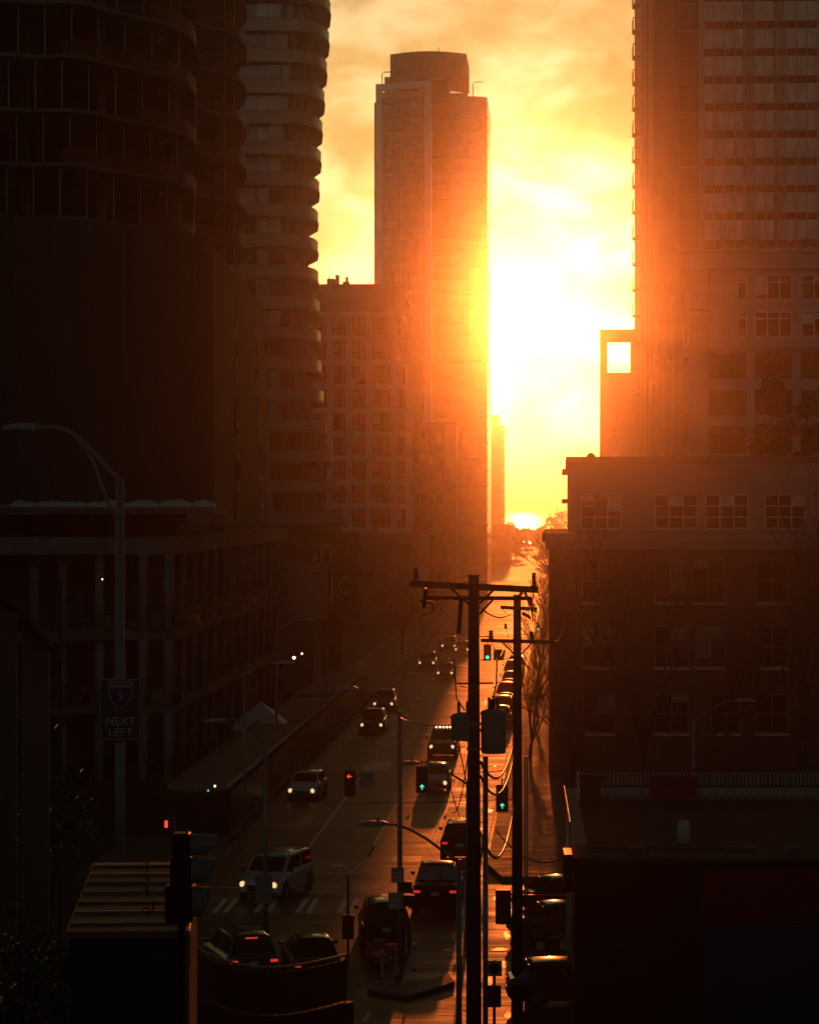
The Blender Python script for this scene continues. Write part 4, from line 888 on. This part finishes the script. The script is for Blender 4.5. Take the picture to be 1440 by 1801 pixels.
# ------------------------------------------------------------------ signals
def signal(lb, px, py, Y, lit, shape='arrow', w=.5, h=1.12, rot=0, group='traffic signals', up_arrow=True, back=True):
    t = thing('traffic_signal', lb, 'traffic signal', (PX(px, Y), Y, PZ(py, Y)), rot, group)
    part('housing', M['black'], t, lambda b: b.box(-.17, .17, 0, .22, -h / 2 + .06, h / 2 - .06), bevel=.03)
    if back: 
        bp = part('backplate', M['black'], t, lambda b: b.box(-w / 2, w / 2, .06, .075, -h / 2 - .02, h / 2 + .02))
        part('border', M['yellow'], bp, lambda b: (b.box(-w / 2, w / 2, .05, .059, h / 2 - .01, h / 2 + .02), b.box(-w / 2, w / 2, .05, .059, -h / 2 - .02, -h / 2 + .01), b.box(-w / 2, -w / 2 + .025, .05, .059, -h / 2 + .011, h / 2 - .011), b.box(w / 2 - .025, w / 2, .05, .059, -h / 2 + .011, h / 2 - .011)))
    for i, z_ in enumerate((.34, 0, -.34)):
        on = (lit == 'r' and i == 0) or (lit == 'g' and i == 2)
        l_ = part('lens', M['carglass'] if (shape == 'arrow' or not on) else M['sgreen' if lit == 'g' else 'sred'], t, lambda b: b.lathe([(.13, 0), (.13, .02), (.02, .04)], (0, -.001, z_), 16, (0, -1, 0)), smooth=False)
        vs_ = MB(); n = 10
        for k in range(n):
            a0, a1 = math.pi * (-.15 + 1.3 * k / n), math.pi * (-.15 + 1.3 * (k + 1) / n)
            vs_.add([(.145 * math.cos(q), yy, z_ + .145 * math.sin(q)) for q, yy in ((a0, -.001), (a1, -.001), (a1, -.24 if .2 < (k + 1) / n < .85 else -.12), (a0, -.24 if .2 < k / n < .85 else -.12))], [(0, 1, 2, 3)])
        vs_.build('visor', M['black'], t)
        if on and shape == 'arrow':
            def arr(b):
                R_ = Matrix.Rotation(0 if up_arrow else R(90), 3, 'Y').inverted()
                for p, q in (((0, -.1), (0, .1)), ((0, .11), (-.085, .02)), ((0, .11), (.085, .02))):
                    b.bar(R_ @ Vector((p[0], -.05, p[1])) + Vector((0, 0, z_)), R_ @ Vector((q[0], -.05, q[1])) + Vector((0, 0, z_)), .035, .02, (0, 1, 0))
            part('arrow', M['sgreen' if lit == 'g' else 'sred'], l_, arr)
    part('hanger', M['dark'], t, lambda b: b.tube([(0, .1, h / 2 - .07), (0, .1, h / 2 + .3)], .03, 6))
    return t
signal('traffic signal showing a red left arrow, hung over the left lanes', 615, 1379, 118, 'r', up_arrow=False, w=.56, h=1.2)
signal('traffic signal showing a green up arrow, hung over the middle of the road', 742, 1372, 118, 'g', w=.56, h=1.2)
signal('traffic signal showing a green up arrow, between the two utility poles', 883, 1405, 118, 'g', w=.56, h=1.2)
signal('far traffic signal with round green light between the utility poles', 857, 1148, 190, 'g', 'ball', w=.55, h=1.15)
signal('tiny far green traffic signal, highest on the street', 889, 1104, 330, 'g', 'ball', back=False)
signal('tiny far green traffic signal right of the second utility pole', 946, 1102, 330, 'g', 'ball', back=False)
wire(W3(467, 1335, 100), W3(742, 1352, 118), .25, 'span wire from the left lamp post to the middle green arrow', .012, group='signal span wires', nm='span_wire')
wire(W3(742, 1355, 118.1), W3(909, 1350, 90), .2, 'span wire from the middle green arrow to the second utility pole', .012, group='signal span wires', nm='span_wire')
wire(W3(467, 1410, 100), W3(909, 1405, 90), .12, 'lowest span wire crossing the whole road', .012, group='signal span wires', nm='span_wire')
wire(W3(703, 1262, 95), W3(833, 1268, 60), .2, 'thin cable from the middle lamp pole to the transformer pole', .012, group='signal span wires', nm='span_wire')
wire(W3(780, 1112, 190), W3(980, 1104, 190), .5, 'far span wire holding the far green light', .02, group='signal span wires', nm='span_wire')
# pedestrian signals on the middle pole and the one at the left
def pedsig(lb, px, py, Y, rot=0, on=None, pole=0):
    t = thing('pedestrian_signal', lb, 'pedestrian signal', (PX(px, Y), Y, PZ(py, Y)), rot, 'pedestrian signals')
    part('housing', M['black'], t, lambda b: b.box(-.22, .22, 0, .2, -.22, .22), bevel=.02)
    part('hood', M['black'], t, lambda b: (b.box(-.22, .22, -.16, -.001, .2, .215), b.box(-.22, -.205, -.16, -.001, -.2, .199), b.box(.205, .22, -.16, -.001, -.2, .199)))
    l_ = part('lens', M['carglass'], t, lambda b: b.box(-.18, .18, -.012, -.002, -.18, .18))
    if on: part('hand_symbol', M['sred'], l_, lambda b: (b.box(-.05, .06, -.02, -.013, -.14, .02), [b.box(-.05 + k * .03, -.03 + k * .03, -.02, -.013, .021, .1 + .02 * (k % 2)) for k in range(4)]))
    if pole: part('pole', M['metal'], t, lambda b: b.tube([(.3, .1, pole), (.3, .1, .3)], .05, 8))
    return t
pedsig('upper black pedestrian signal on the middle lamp pole', 714, 1561, 94.9)
pedsig('lower black pedestrian signal on the middle lamp pole with faint lens', 718, 1585, 94.8)
pedsig('pedestrian signal with a red hand glowing at the left', 292, 1449, 92, on=1, pole=-5.8)
# near signal seen from the side: dark body, three visors pointing right
t = thing('traffic_signal', 'big near traffic signal seen from the side with three hooded lamps pointing right', 'traffic signal', (PX(318, 24), 24, PZ(1550, 24)), 0)
z_ = lambda y: PZ(y, 24) - PZ(1550, 24); x_ = lambda px: PX(px, 24) - PX(318, 24)
for (xa, xb, ya, yb, xe) in ((303, 336, 1465, 1511, 382), (300, 338, 1506, 1562, 376), (291, 340, 1556, 1622, 366)):
    part('housing', M['black'], t, lambda b: b.box(x_(xa), x_(xb), -.1, .12, z_(yb), z_(ya)), bevel=.025)
    r0 = (z_(ya) - z_(yb)) * .46; zc_ = z_((ya + yb) / 2)
    def vis(b):
        n = 18; secs = []
        for k in range(n + 1):
            an = -math.pi * .25 + math.pi * 1.5 * k / n; cut = 1 - .55 * max(0, -math.sin(an)) 
            secs.append([(x_(xb), r0 * math.cos(an), zc_ + r0 * math.sin(an)), (x_(xb) + (x_(xe) - x_(xb)) * cut, r0 * math.cos(an), zc_ + r0 * .93 * math.sin(an)), (x_(xb) + (x_(xe) - x_(xb)) * cut, (r0 - .008) * math.cos(an), zc_ + (r0 - .008) * .93 * math.sin(an)), (x_(xb), (r0 - .008) * math.cos(an), zc_ + (r0 - .008) * math.sin(an))])
        b.loft(secs)
    part('visor', M['trans'], t, vis, smooth=False)
    part('lens', M['carglass'], t, lambda b: b.lathe([(r0 * .9, 0), (r0 * .8, .02), (.01, .04)], (x_(xb) + .001, 0, zc_), 16, (1, 0, 0)))
    part('latch', M['metal'], t, lambda b: b.lathe([(.012, 0), (.014, .02), (.01, .04)], (x_(xb) - .03, -.02, z_(ya) + .002), 8))
part('pole', M['dark'], t, lambda b: b.tube([(x_(316), .2, -3.2), (x_(316), .2, z_(1470))], .04, 10))

# ------------------------------------------------------------------ left pavement: covered walkway, tent, hoarding
def along(s, Y0, Y1, n): return [RD(s, Y0 + (Y1 - Y0) * i / n) for i in range(n + 1)]
cw = thing('covered_walkway', 'long timber covered walkway with plank roof along the left pavement', 'walkway', RD(-11, 134))
def cwp(name, m, fn, **k): return wpart(name, m, fn, cw, **k)
for i in range(24):
    Ya = 134 + i * 4; Yb = Ya + 3.96
    if i in (10, 16): continue
    cwp('roof_panel', 'plank', lambda b: ([b.add([tuple(RD(-12.4, Ya + k * .33, 2.62)), tuple(RD(-9.4, Ya + k * .33, 2.62)), tuple(RD(-9.4, Ya + k * .33 + .25, 2.62)), tuple(RD(-12.4, Ya + k * .33 + .25, 2.62)), tuple(RD(-12.4, Ya + k * .33, 2.55)), tuple(RD(-9.4, Ya + k * .33, 2.55)), tuple(RD(-9.4, Ya + k * .33 + .25, 2.55)), tuple(RD(-12.4, Ya + k * .33 + .25, 2.55))], [(0, 1, 2, 3), (7, 6, 5, 4), (0, 4, 5, 1), (1, 5, 6, 2), (2, 6, 7, 3), (3, 7, 4, 0)]) for k in range(12)]))
    cwp('post', 'dark', lambda b: b.bar(RD(-9.5, Ya, .14), RD(-9.5, Ya, 2.54), .1, .1)); cwp('post', 'dark', lambda b: b.bar(RD(-12.3, Ya, .14), RD(-12.3, Ya, 2.54), .1, .1))
cwp('parapet', 'white', lambda b: b.bar(RD(-9.36, 134, 2.72), RD(-9.36, 229, 2.72), .05, .22)); cwp('parapet', 'plank', lambda b: b.bar(RD(-12.44, 134, 2.72), RD(-12.44, 229, 2.72), .05, .22))
hd = thing('hoarding', 'dark plywood hoarding under the covered walkway', 'fence', RD(-9.25, 134))
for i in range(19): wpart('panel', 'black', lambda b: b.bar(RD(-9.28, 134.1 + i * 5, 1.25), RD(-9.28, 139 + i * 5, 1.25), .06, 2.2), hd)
wpart('end_panel', 'black', lambda b: b.bar(RD(-16, 134.0, 1.25), RD(-9.4, 133.9, 1.25), .06, 2.2), hd)
wpart('base_rail', 'concd', lambda b: b.bar(RD(-9.1, 134, .3), RD(-9.1, 229, .3), .3, .3), hd)
tn = thing('tent', 'pointed pale tent standing beside the covered walkway', 'tent', (PX(452, 172), 176, .14))
zz_ = lambda y: PZ(y, 174) - .14
part('canopy', M['tarp'], tn, lambda b: b.add([(-1.7, -1.7, zz_(1275)), (1.7, -1.7, zz_(1275)), (1.7, 1.7, zz_(1275)), (-1.7, 1.7, zz_(1275)), (0, 0, zz_(1237)), (-1.7, -1.7, zz_(1286)), (1.7, -1.7, zz_(1286)), (1.7, 1.7, zz_(1286)), (-1.7, 1.7, zz_(1286))], [(0, 1, 4), (1, 2, 4), (2, 3, 4), (3, 0, 4), (5, 6, 1, 0), (6, 7, 2, 1), (7, 8, 3, 2), (8, 5, 0, 3)]))
for x, y in ((-1.6, -1.6), (1.6, -1.6), (1.6, 1.6), (-1.6, 1.6)): part('leg', M['metal'], tn, lambda b: b.tube([(x, y, 0), (x, y, zz_(1276))], .03, 6))
sb = thing('site_board', 'pale blank board on posts at the far end of the covered walkway', 'board', (PX(564, 195), 195, .14))
part('panel', M['tarp'], sb, lambda b: b.box(-.9, .9, 0, .04, PZ(1250, 195), PZ(1232, 195))); part('leg', M['wood'], sb, lambda b: b.box(-.7, -.6, .05, .12, 0, PZ(1233, 195))); part('leg', M['wood'], sb, lambda b: b.box(.6, .7, .05, .12, 0, PZ(1233, 195)))
def blinker(lb, px, py, Y, m, r=.07, nm='site_lamp', post=True):
    t = thing(nm, lb, 'lamp', (PX(px, Y), Y, PZ(py, Y)), 0, 'small lit site lamps')
    part('bulb', M[m], t, lambda b: b.lathe([(.01, -r), (r * .8, -r * .6), (r, 0), (r * .8, r * .6), (.01, r)], (0, 0, 0), 10), smooth=True)
    part('bracket', M['dark'], t, lambda b: b.box(-.04, .04, .0 + r, r + .3, -.03, .03))
blinker('yellow work lamp glowing in front of the balcony tower base', 517, 1157, 205, 'bulb', .12); blinker('fainter small lamp just right of the yellow work lamp', 531, 1150, 210, 'bulb', .07)
blinker('amber lamp at the near end of the covered walkway', 378, 1383, 133.3, 'bulb', .05); blinker('blue lamp at the near end of the covered walkway', 366, 1391, 133.3, 'blue', .05)
blinker('pinpoint white lamp on the unfinished tower podium', 180, 1019, 158.5, 'bulb', .04)
# string of small bulbs on the walkway parapet
for i in range(14):
    p = RD(-9.33, 148 + i * 1.4 + (20 if i > 6 else 0), 2.9); t = thing('string_bulb', 'small bulbs in a string along the covered walkway parapet', 'bulb', p, 0, 'bulbs along the walkway'); 
    part('cap', M['porc'], t, lambda b: b.lathe([(.05, 0), (.07, .03), (.06, .1), (.02, .14)], (0, 0, 0), 8), smooth=True)

# ------------------------------------------------------------------ near left: flat-roofed kiosk, curved railing, stair, hillside
ky = 25.0; kz = PZ(1640, ky)
K = Bld('flat_roof_hut', 'narrow flat-roofed hut with sun-striped roof at the lower left', 118, ky, R(3.8), 'hut')
kw = K.u(331); kd = 4.9
K.part('wall', 'navyp', lambda b: b.box(0.02, kw - .02, .03, kd - .03, gh(27), kz - .07), bevel=.01)
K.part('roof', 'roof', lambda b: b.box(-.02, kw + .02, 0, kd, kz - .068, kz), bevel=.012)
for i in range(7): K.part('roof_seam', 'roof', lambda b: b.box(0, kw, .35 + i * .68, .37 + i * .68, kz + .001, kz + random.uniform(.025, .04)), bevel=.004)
for i, (x, y) in enumerate(((.62, 4.2), (.66, 3.1), (.68, 2.3), (.78, 1.2))): K.part('roof_vent', 'black', lambda b: b.tube([(x, y, kz), (x, y, kz + .09), (x + .03, y, kz + .11)], .012, 6))
K.part('roof_hook', 'black', lambda b: b.tube([(.72 + .035 * math.cos(k * .5), 1.0, kz + .04 + .035 * math.sin(k * .5)) for k in range(14)], .008, 5))
K.part('edge_strip', 'sunclad', lambda b: b.box(kw - .015, kw + .02, .05, kd - .05, kz - .35, kz - .07))
K.part('side_cladding', 'sunclad', lambda b: b.box(kw - .019, kw + .012, .06, kd - .06, kz - 3.2, kz - .36))
for i in range(4): K.part('roof_pipe', 'metal', lambda b: b.tube([(kw - .05, kd + .3, kz - 2), (kw - .05, kd + .3, kz + .2 + .1 * i)], .015, 6)) if i == 0 else None
arc = []
for i in range(21):
    t_ = i / 20; px = 350 + 258 * t_; py = 1665 + 31 * math.sin(math.pi * min(1, t_ * .95) ** .8) + 8 * t_; Y = F * 14 / (py - HY); arc.append((PX(px, Y), Y))
rl = thing('curved_railing', 'curved railing with sun-tipped rail on a low dark wall, lower left', 'railing', (arc[0][0], arc[0][1], 0))
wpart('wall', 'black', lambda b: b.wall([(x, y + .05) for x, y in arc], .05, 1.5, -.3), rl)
wpart('rail', 'metal', lambda b: b.wall([(x, y - .02) for x, y in arc], 2.94, 3.0, -.07), rl)
for i, (x, y) in enumerate(arc): wpart('post', 'dark', lambda b: b.bar((x, y - .02, 1.5), (x, y - .02, 2.94), .05, .05), rl)
wpart('infill_panel', 'black', lambda b: b.wall([(x, y + .03) for x, y in arc], 1.52, 2.8, -.03), rl)
for px, py, h_ in ((672, 1732, 1.05), (697, 1727, 1.05), (714, 1683, 1.0), (728, 1716, 1.0)):
    g_ = G(px, py); t = thing('flex_post', 'slim white flexible marker post on the traffic island', 'marker post', (g_.x, g_.y, .17 if py > 1700 else .01), 0, 'marker posts on the island')
    part('post', M['signw'], t, lambda b: b.tube([(0, 0, 0), (0, 0, h_)], .04, 8)); part('foot', M['black'], t, lambda b: b.lathe([(.1, 0), (.08, .04), (.04, .06)], (0, 0, 0), 8)); part('band', M['orange'], t, lambda b: b.lathe([(.043, h_ - .25), (.043, h_ - .12)], (0, 0, 0), 8))
g_ = G(682, 1700); t = thing('traffic_barrel', 'orange traffic barrel beside the middle lamp pole', 'barrel', (g_.x - .3, g_.y, .012))
part('drum', M['orange'], t, lambda b: b.lathe([(.3, 0), (.29, .3), (.27, .31), (.26, .62), (.24, .63), (.23, .95), (.1, 1.0)], (0, 0, 0), 16)); part('foot', M['rubber'], t, lambda b: b.lathe([(.4, 0), (.4, .05), (.3, .07)], (0, 0, 0), 16)); part('band', M['signw'], t, lambda b: b.lathe([(.275, .4), (.268, .55)], (0, 0, 0), 16))
# cabinet in the median
g_ = G(612, 1700); t = thing('signal_cabinet', 'dark narrow signal cabinet on a post right of the curved railing', 'cabinet', (g_.x, g_.y, .01)); part('cabinet', M['dark'], t, lambda b: b.box(-.22, .22, -.15, .15, 1.0, 1.9), bevel=.02); part('post', M['dark'], t, lambda b: b.tube([(0, 0, 0), (0, 0, 3.4)], .045, 8))
# stepped handrail at far left with sun-lit coping
ax = lambda px, py, Y: (PX(px, Y), Y, PZ(py, Y))
t = thing('stair_parapet', 'sloping rough parapet with glowing sunlit edge at the left margin', 'parapet', ax(0, 1049, 46))
t.rotation_euler = (0, 0, 0)
for (a_, c_) in (((-40, 1020, 45), (27, 1076, 46.5)), ((37, 1090, 46.8), (84, 1142, 48))):
    A1, C1 = Vector(ax(*a_)), Vector(ax(*c_))
    wpart('coping', 'brick', lambda b: [b.bar(A1.lerp(C1, k / 14), A1.lerp(C1, (k + .8) / 14), .3, .07) for k in range(14)], t)
    wpart('wall', 'concd', lambda b: b.add([tuple(A1 + Vector((0, .1, -.1))), tuple(C1 + Vector((0, .1, -.1))), (C1.x, C1.y + .1, 4.4), (A1.x, A1.y + .1, 4.4), tuple(A1 + Vector((0, .3, -.1))), tuple(C1 + Vector((0, .3, -.1))), (C1.x, C1.y + .3, 4.4), (A1.x, A1.y + .3, 4.4)], [(0, 1, 2, 3), (7, 6, 5, 4), (0, 4, 5, 1), (1, 5, 6, 2), (2, 6, 7, 3), (3, 7, 4, 0)]), t)
t = thing('site_mast', 'thin tall mast with a sun-lined edge left of the big street lamp', 'mast', (PX(105, 62), 62, .4))
part('pole', M['wood'], t, lambda b: b.tube([(0, 0, 0), (0, 0, PZ(1020, 62) - .4)], .05, 8)); 
for py in (1065, 1170, 1215, 1280): part('cross_bracket', M['dark'], t, lambda b: b.tube([(0, 0, PZ(py, 62) - .4), (.3, 0, PZ(py, 62) - .2), (.32, 0, PZ(py, 62) - .1)], .015, 5))

# ------------------------------------------------------------------ near right: dark block, terrace fence, bollard
q = Bld('dark_block', 'near dark flat-topped block filling the lower right corner', 1010, 80, R(-2), 'building')
kz = q.z(1509); xr = q.u(1700)
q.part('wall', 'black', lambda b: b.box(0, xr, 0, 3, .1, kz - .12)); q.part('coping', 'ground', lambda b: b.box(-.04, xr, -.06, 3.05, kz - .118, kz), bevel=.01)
q.part('red_panel', 'redp', lambda b: b.box(q.u(1235), q.u(1438), -.03, -.004, q.z(1622), q.z(1530)), bevel=.005); q.part('blue_panel', 'navyp', lambda b: b.box(q.u(1235), xr, -.026, -.004, q.z(1950), q.z(1626)), bevel=.005)
for i, (px, v_, w0, h0) in enumerate(((1110, 1.2, .5, .16), (1290, 1.6, .9, .12), (1395, 1.0, .35, .2))): q.part('roof_vent', 'concd', lambda b: b.box(q.u(px), q.u(px) + w0, v_, v_ + .5, kz + .002, kz + h0), bevel=.01)
q.part('roof_pipe', 'dark', lambda b: b.tube([(q.u(1040), 1.9, kz + .06), (q.u(1280), 1.9, kz + .06), (q.u(1280), 2.6, kz + .06)], .035, 6))
q.part('side_box', 'black', lambda b: b.box(q.u(992), -.045, .3, 1.9, q.z(1572), q.z(1506)), bevel=.01)
fn = thing('terrace_fence', 'picket fence with brick pier along the back of the terrace', 'fence', (PX(1020, 107), 107, 5.0))
fx = lambda px: PX(px, 107) - PX(1020, 107); fz = PZ(1353, 107) - 5
part('pier', M['brick'], fn, lambda b: (b.box(fx(1022), fx(1056), -.2, .6, 0, fz - .35), b.box(fx(1018), fx(1062), -.3, .7, fz - .348, fz - .2)))
part('rail', M['dark'], fn, lambda b: (b.box(fx(1060), fx(1700), .1, .16, fz - .1, fz), b.box(fx(1060), fx(1700), .1, .16, fz - .75, fz - .68)))
part('picket_run', M['trans'], fn, lambda b: [b.box(fx(1064) + k * .16, fx(1064) + k * .16 + .09, .17, .2, .02, fz - .12) for k in range(90)])
part('end_post', M['white'], fn, lambda b: b.box(fx(1019) - .12, fx(1019), -.1, .05, 0, fz - .1)); 
t = thing('banner', 'dim red banner tied to the terrace fence', 'banner', (PX(1185, 106.7), 106.8, PZ(1385, 106.8)))
part('cloth', M['redp'], t, lambda b: [b.add([(-1.0 + .2 * k, -.03 * (k % 2), -.45), (-.8 + .2 * k, -.03 * ((k + 1) % 2), -.45), (-.8 + .2 * k, -.03 * ((k + 1) % 2), .45), (-1.0 + .2 * k, -.03 * (k % 2), .45)], [(0, 1, 2, 3)]) for k in range(10)])
part('tie_rod', M['metal'], t, lambda b: (b.tube([(-1.02, 0, .46), (1.02, 0, .46)], .015, 5), b.tube([(-1.02, 0, -.46), (1.02, 0, -.46)], .015, 5)))
t = thing('rounded_bollard', 'pale round-topped post standing at the terrace edge', 'bollard', (PX(1202, 93), 93, 5.005)); part('post', M['white'], t, lambda b: b.lathe([(.24, 0), (.24, .62), (.2, .8), (.12, .88), (.02, .9)], (0, 0, 0), 18), smooth=True); part('base_ring', M['dark'], t, lambda b: b.lathe([(.27, 0), (.27, .05), (.242, .06)], (0, 0, 0), 18))
t = thing('low_barrier', 'low slatted barrier crossing the lit pavement beside the dark block', 'barrier', (PX(930, 108), 108, .01))
part('top_rail', M['metal'], t, lambda b: b.box(-.6, 2.4, 0, .05, .95, 1.0)); part('slats', M['dark'], t, lambda b: [b.box(-.58 + k * .14, -.55 + k * .14, .01, .04, .05, .949) for k in range(21)])
tc_ = thing('trolley_rail', 'low guard rail at the terrace corner', 'railing', (PX(1003, 92), 92.2, 5.0))
part('rail', M['metal'], tc_, lambda b: b.tube([(0, 0, .9), (.5, 12, .9)], .03, 6)); part('post', M['metal'], tc_, lambda b: b.tube([(0, 0, 0), (0, 0, .9)], .03, 6)); part('post', M['metal'], tc_, lambda b: b.tube([(.5, 12, 0), (.5, 12, .9)], .03, 6))

# ------------------------------------------------------------------ trees
def bare_tree(name, lb, loc, h, spread, seed, levels=5, r0=.16, lean=(0, 0), group=None, cat='tree', minr=.008):
    rr = random.Random(seed); root = thing(name, lb, cat, loc, 0, group); tr, cr_ = MB(), MB()
    def grow(p, d, L, r, lv):
        n = 3; pts = [p]; q = p.copy(); dd = d.copy()
        for i in range(n):
            dd = (dd + Vector((rr.uniform(-.14, .14), rr.uniform(-.14, .14), rr.uniform(-.02, .1)))).normalized(); q = q + dd * L / n; pts.append(q.copy())
        (tr if lv >= levels - 1 else cr_).tube(pts, [r, r * .88, r * .76, r * .66], 7 if lv >= levels - 1 else 3, caps=False)
        if lv == 0: return
        for k in range(rr.choice((3, 3, 4)) if lv > 1 else 4):
            t_ = rr.uniform(.45, 1.0); i = min(n - 1, int(t_ * n)); base = pts[i].lerp(pts[i + 1], t_ * n - i) if i < n else pts[n]
            an = rr.uniform(0, 2 * math.pi); tilt = rr.uniform(.35, .85) * spread
            nd = (dd + Vector((math.cos(an) * tilt, math.sin(an) * tilt, rr.uniform(0, .25)))).normalized()
            grow(base, nd, L * rr.uniform(.58, .78), max(minr, r * rr.uniform(.45, .6)), lv - 1)
    grow(Vector((0, 0, -.1)), Vector((lean[0], lean[1], 1)).normalized(), h * .36, r0, levels)
    tr.build('trunk', M['bark'], root); cr_.build('crown', M['bark'], root)
    return root
bare_tree('bare_tree', 'slender bare tree in front of the white attic windows', (PX(1140, 140), 140, .13), 19.5, .8, 3, 5, .2)
bare_tree('bare_tree', 'big dense bare tree at the right margin, in front of the attic storey', (PX(1395, 126), 126, .13), 22, 1.1, 5, 6, .26, lean=(.02, 0))
bare_tree('bare_tree', 'low bare tree in front of the masonry block, lower middle windows', (PX(1240, 145), 145, .13), 13, 1.0, 9, 5, .15)
bare_tree('bare_tree', 'bare street tree close to the street corner of the masonry block', (PX(1010, 150), 150, .13), 11, 1.0, 12, 5, .14)
for i, (s_, Yt, h_) in enumerate(((5.6, 176, 7.5), (5.6, 190, 8), (5.6, 206, 8.5), (5.6, 224, 9), (5.6, 244, 9), (5.6, 268, 9))):
    bare_tree('bare_tree', ['nearest', 'second nearest', 'third', 'fourth', 'fifth', 'farthest'][i] + ' bare street tree in the row along the right pavement', RD(s_, Yt, .14), h_, .7, 20 + i, 4, .1, group='bare street trees on the right pavement', minr=.015)
for i, (s_, Yt, h_) in enumerate(((5.7, 300, 9), (5.7, 340, 10), (-10.5, 300, 9), (-10.5, 345, 10), (5.7, 395, 10), (-10.5, 400, 10), (5.7, 470, 11), (-10.5, 480, 11), (5.7, 560, 12), (5.7, 660, 12), (-10.3, 640, 12), (5.7, 780, 13), (5.7, 900, 13))):
    bare_tree('bare_tree', 'hazy bare street tree far down the ' + ('right' if s_ > 0 else 'left') + ' pavement, ' + ['first of the far ones', 'second of the far ones', 'nearest one on that side', 'second one on that side', 'third of the far ones', 'third one on that side', 'fourth of the far ones', 'fourth one on that side', 'fifth of the far ones', 'sixth of the far ones', 'last one on that side', 'second to last of the row', 'at the very end of the row'][i], RD(s_, Yt, .14), h_, 1.0, 40 + i, 4, .16, group='hazy far street trees', minr=.035)
def leafy(name, lb, loc, h, rad, n, seed, m='leaf', size=.35, trunk=True, cone=False, group=None, kind=None, cat='tree', z0=.25):
    rr = random.Random(seed); root = thing(name, lb, cat, loc, 0, group); b = MB(); cl = []
    for i in range(26):
        t_ = rr.random(); a = rr.uniform(0, 6.283); q = rr.random() ** .5
        rz_ = rad * ((1 - t_) if cone else math.sqrt(max(.05, 1 - (2 * t_ - 1) ** 2)))
        cl.append((Vector((math.cos(a) * q * rz_, math.sin(a) * q * rz_, h * (z0 + (1 - z0) * t_))), rad * rr.uniform(.18, .36)))
    for i in range(n):
        c_, r_ = rr.choice(cl); p = c_ + Vector((rr.gauss(0, 1), rr.gauss(0, 1), rr.gauss(0, .8))) * r_ * .6; s = size * rr.uniform(.5, 1.2)
        d1 = Vector((rr.gauss(0, 1), rr.gauss(0, 1), rr.gauss(0, 1))).normalized(); d2 = d1.orthogonal().normalized()
        b.add([p - d1 * s, p + d2 * s * .45, p + d1 * s, p - d2 * s * .45], [(0, 1, 2, 3)])
    b.build('crown', M[m], root)
    tb = MB(); tb.tube([(0, 0, -.2), (0.05, 0, h * .4), (0, 0, h * (.95 if cone else .7))], [h * .025, h * .018, h * .005], 8)
    for k in range(6):
        c_ = cl[k][0]; tb.tube([(0, 0, h * .35), tuple(c_ * .6 + Vector((0, 0, h * .1))), tuple(c_)], [h * .012, h * .008, h * .003], 5)
    tb.build('trunk', M['bark'], root); return root
leafy('conifer', 'dark ragged evergreen in front of the lower windows of the corniced block', (PX(1362, 204), 204, .1), PZ(640, 204), 1.7, 5200, 31, 'conif', .4, cone=False, z0=.5)
leafy('conifer', 'dark evergreen branches entering at the right margin beside the ragged evergreen', (PX(1452, 200), 200, .1), PZ(672, 200), 2.2, 2600, 32, 'conif', .4, z0=.45)
for i, (px, Y, py, rad) in enumerate(((985, 1170, 903, 5.5), (968, 1200, 912, 4), (950, 1210, 931, 3.5), (925, 1220, 932, 4), (905, 1225, 930, 4), (893, 1235, 914, 3), (938, 1225, 933, 4), (908, 880, 934, 3.2), (957, 800, 938, 3), (916, 1010, 932, 3.2), (948, 960, 934, 3.2), (925, 1120, 930, 3))):
    leafy('shore_tree', ['tallest rounded', 'rounded', 'low', 'low broad', 'low hazy', 'leftmost', 'small', 'near left', 'near right', 'middle left', 'middle right', 'central'][i] + ' far tree on the shore ' + ['beside the masonry block roof', 'just left of the tallest one', 'in the middle of the shore row', 'under the water glint', 'under the left half of the glint', 'against the stepped slab', 'between two broad shore trees', 'on the left kerb near the street end', 'on the right kerb near the street end', 'farther along the left kerb', 'farther along the right kerb', 'closing the street'][i], (PX(px, Y), Y, 0), PZ(py, Y), rad, 700, 50 + i, 'leaf', .8, group='trees along the far shore')
for i, (px, Y, hh, rad) in enumerate(((-10, 50, 9.2, 2.4), (40, 54, 9.0, 2.0), (75, 60, 9.5, 1.7), (20, 40, 2.6, 1.3), (75, 42, 2.2, 1.2), (120, 46, 2.2, 1.1))):
    leafy('shrub', ['tall dark shrub at the left margin behind the sloping parapet', 'second tall dark shrub behind the sloping parapet', 'tall dark shrub beside the thin mast', 'low glinting bramble at the left margin', 'middle glinting bramble below the thin mast', 'glinting bramble reaching the striped hut roof'][i],
          (PX(px, Y), Y, gh(Y) + (0 if i < 3 else 0.3)), hh if i < 3 else hh + 1.6, rad, 1500, 70 + i, 'leaf', .07 if i > 2 else .12, group='shrubs on the near left slope', cat='shrub', z0=.15)

# ------------------------------------------------------------------ haze
hz = MB().box(-15200, 15200, -260, 30200, -7.5, 106).build('haze', M['asphalt'])
m = bpy.data.materials.new('haze_air'); m.use_nodes = True; n = m.node_tree; n.nodes.remove(n.nodes['Principled BSDF'])
v = n.nodes.new('ShaderNodeVolumePrincipled'); v.inputs['Color'].default_value = (1, .92, .84, 1)
v.inputs['Density'].default_value = HAZE_DENSITY; v.inputs['Anisotropy'].default_value = HAZE_G
n.links.new(v.outputs[0], n.nodes['Material Output'].inputs['Volume']); hz.data.materials[0] = m
tag(hz, kind='stuff')
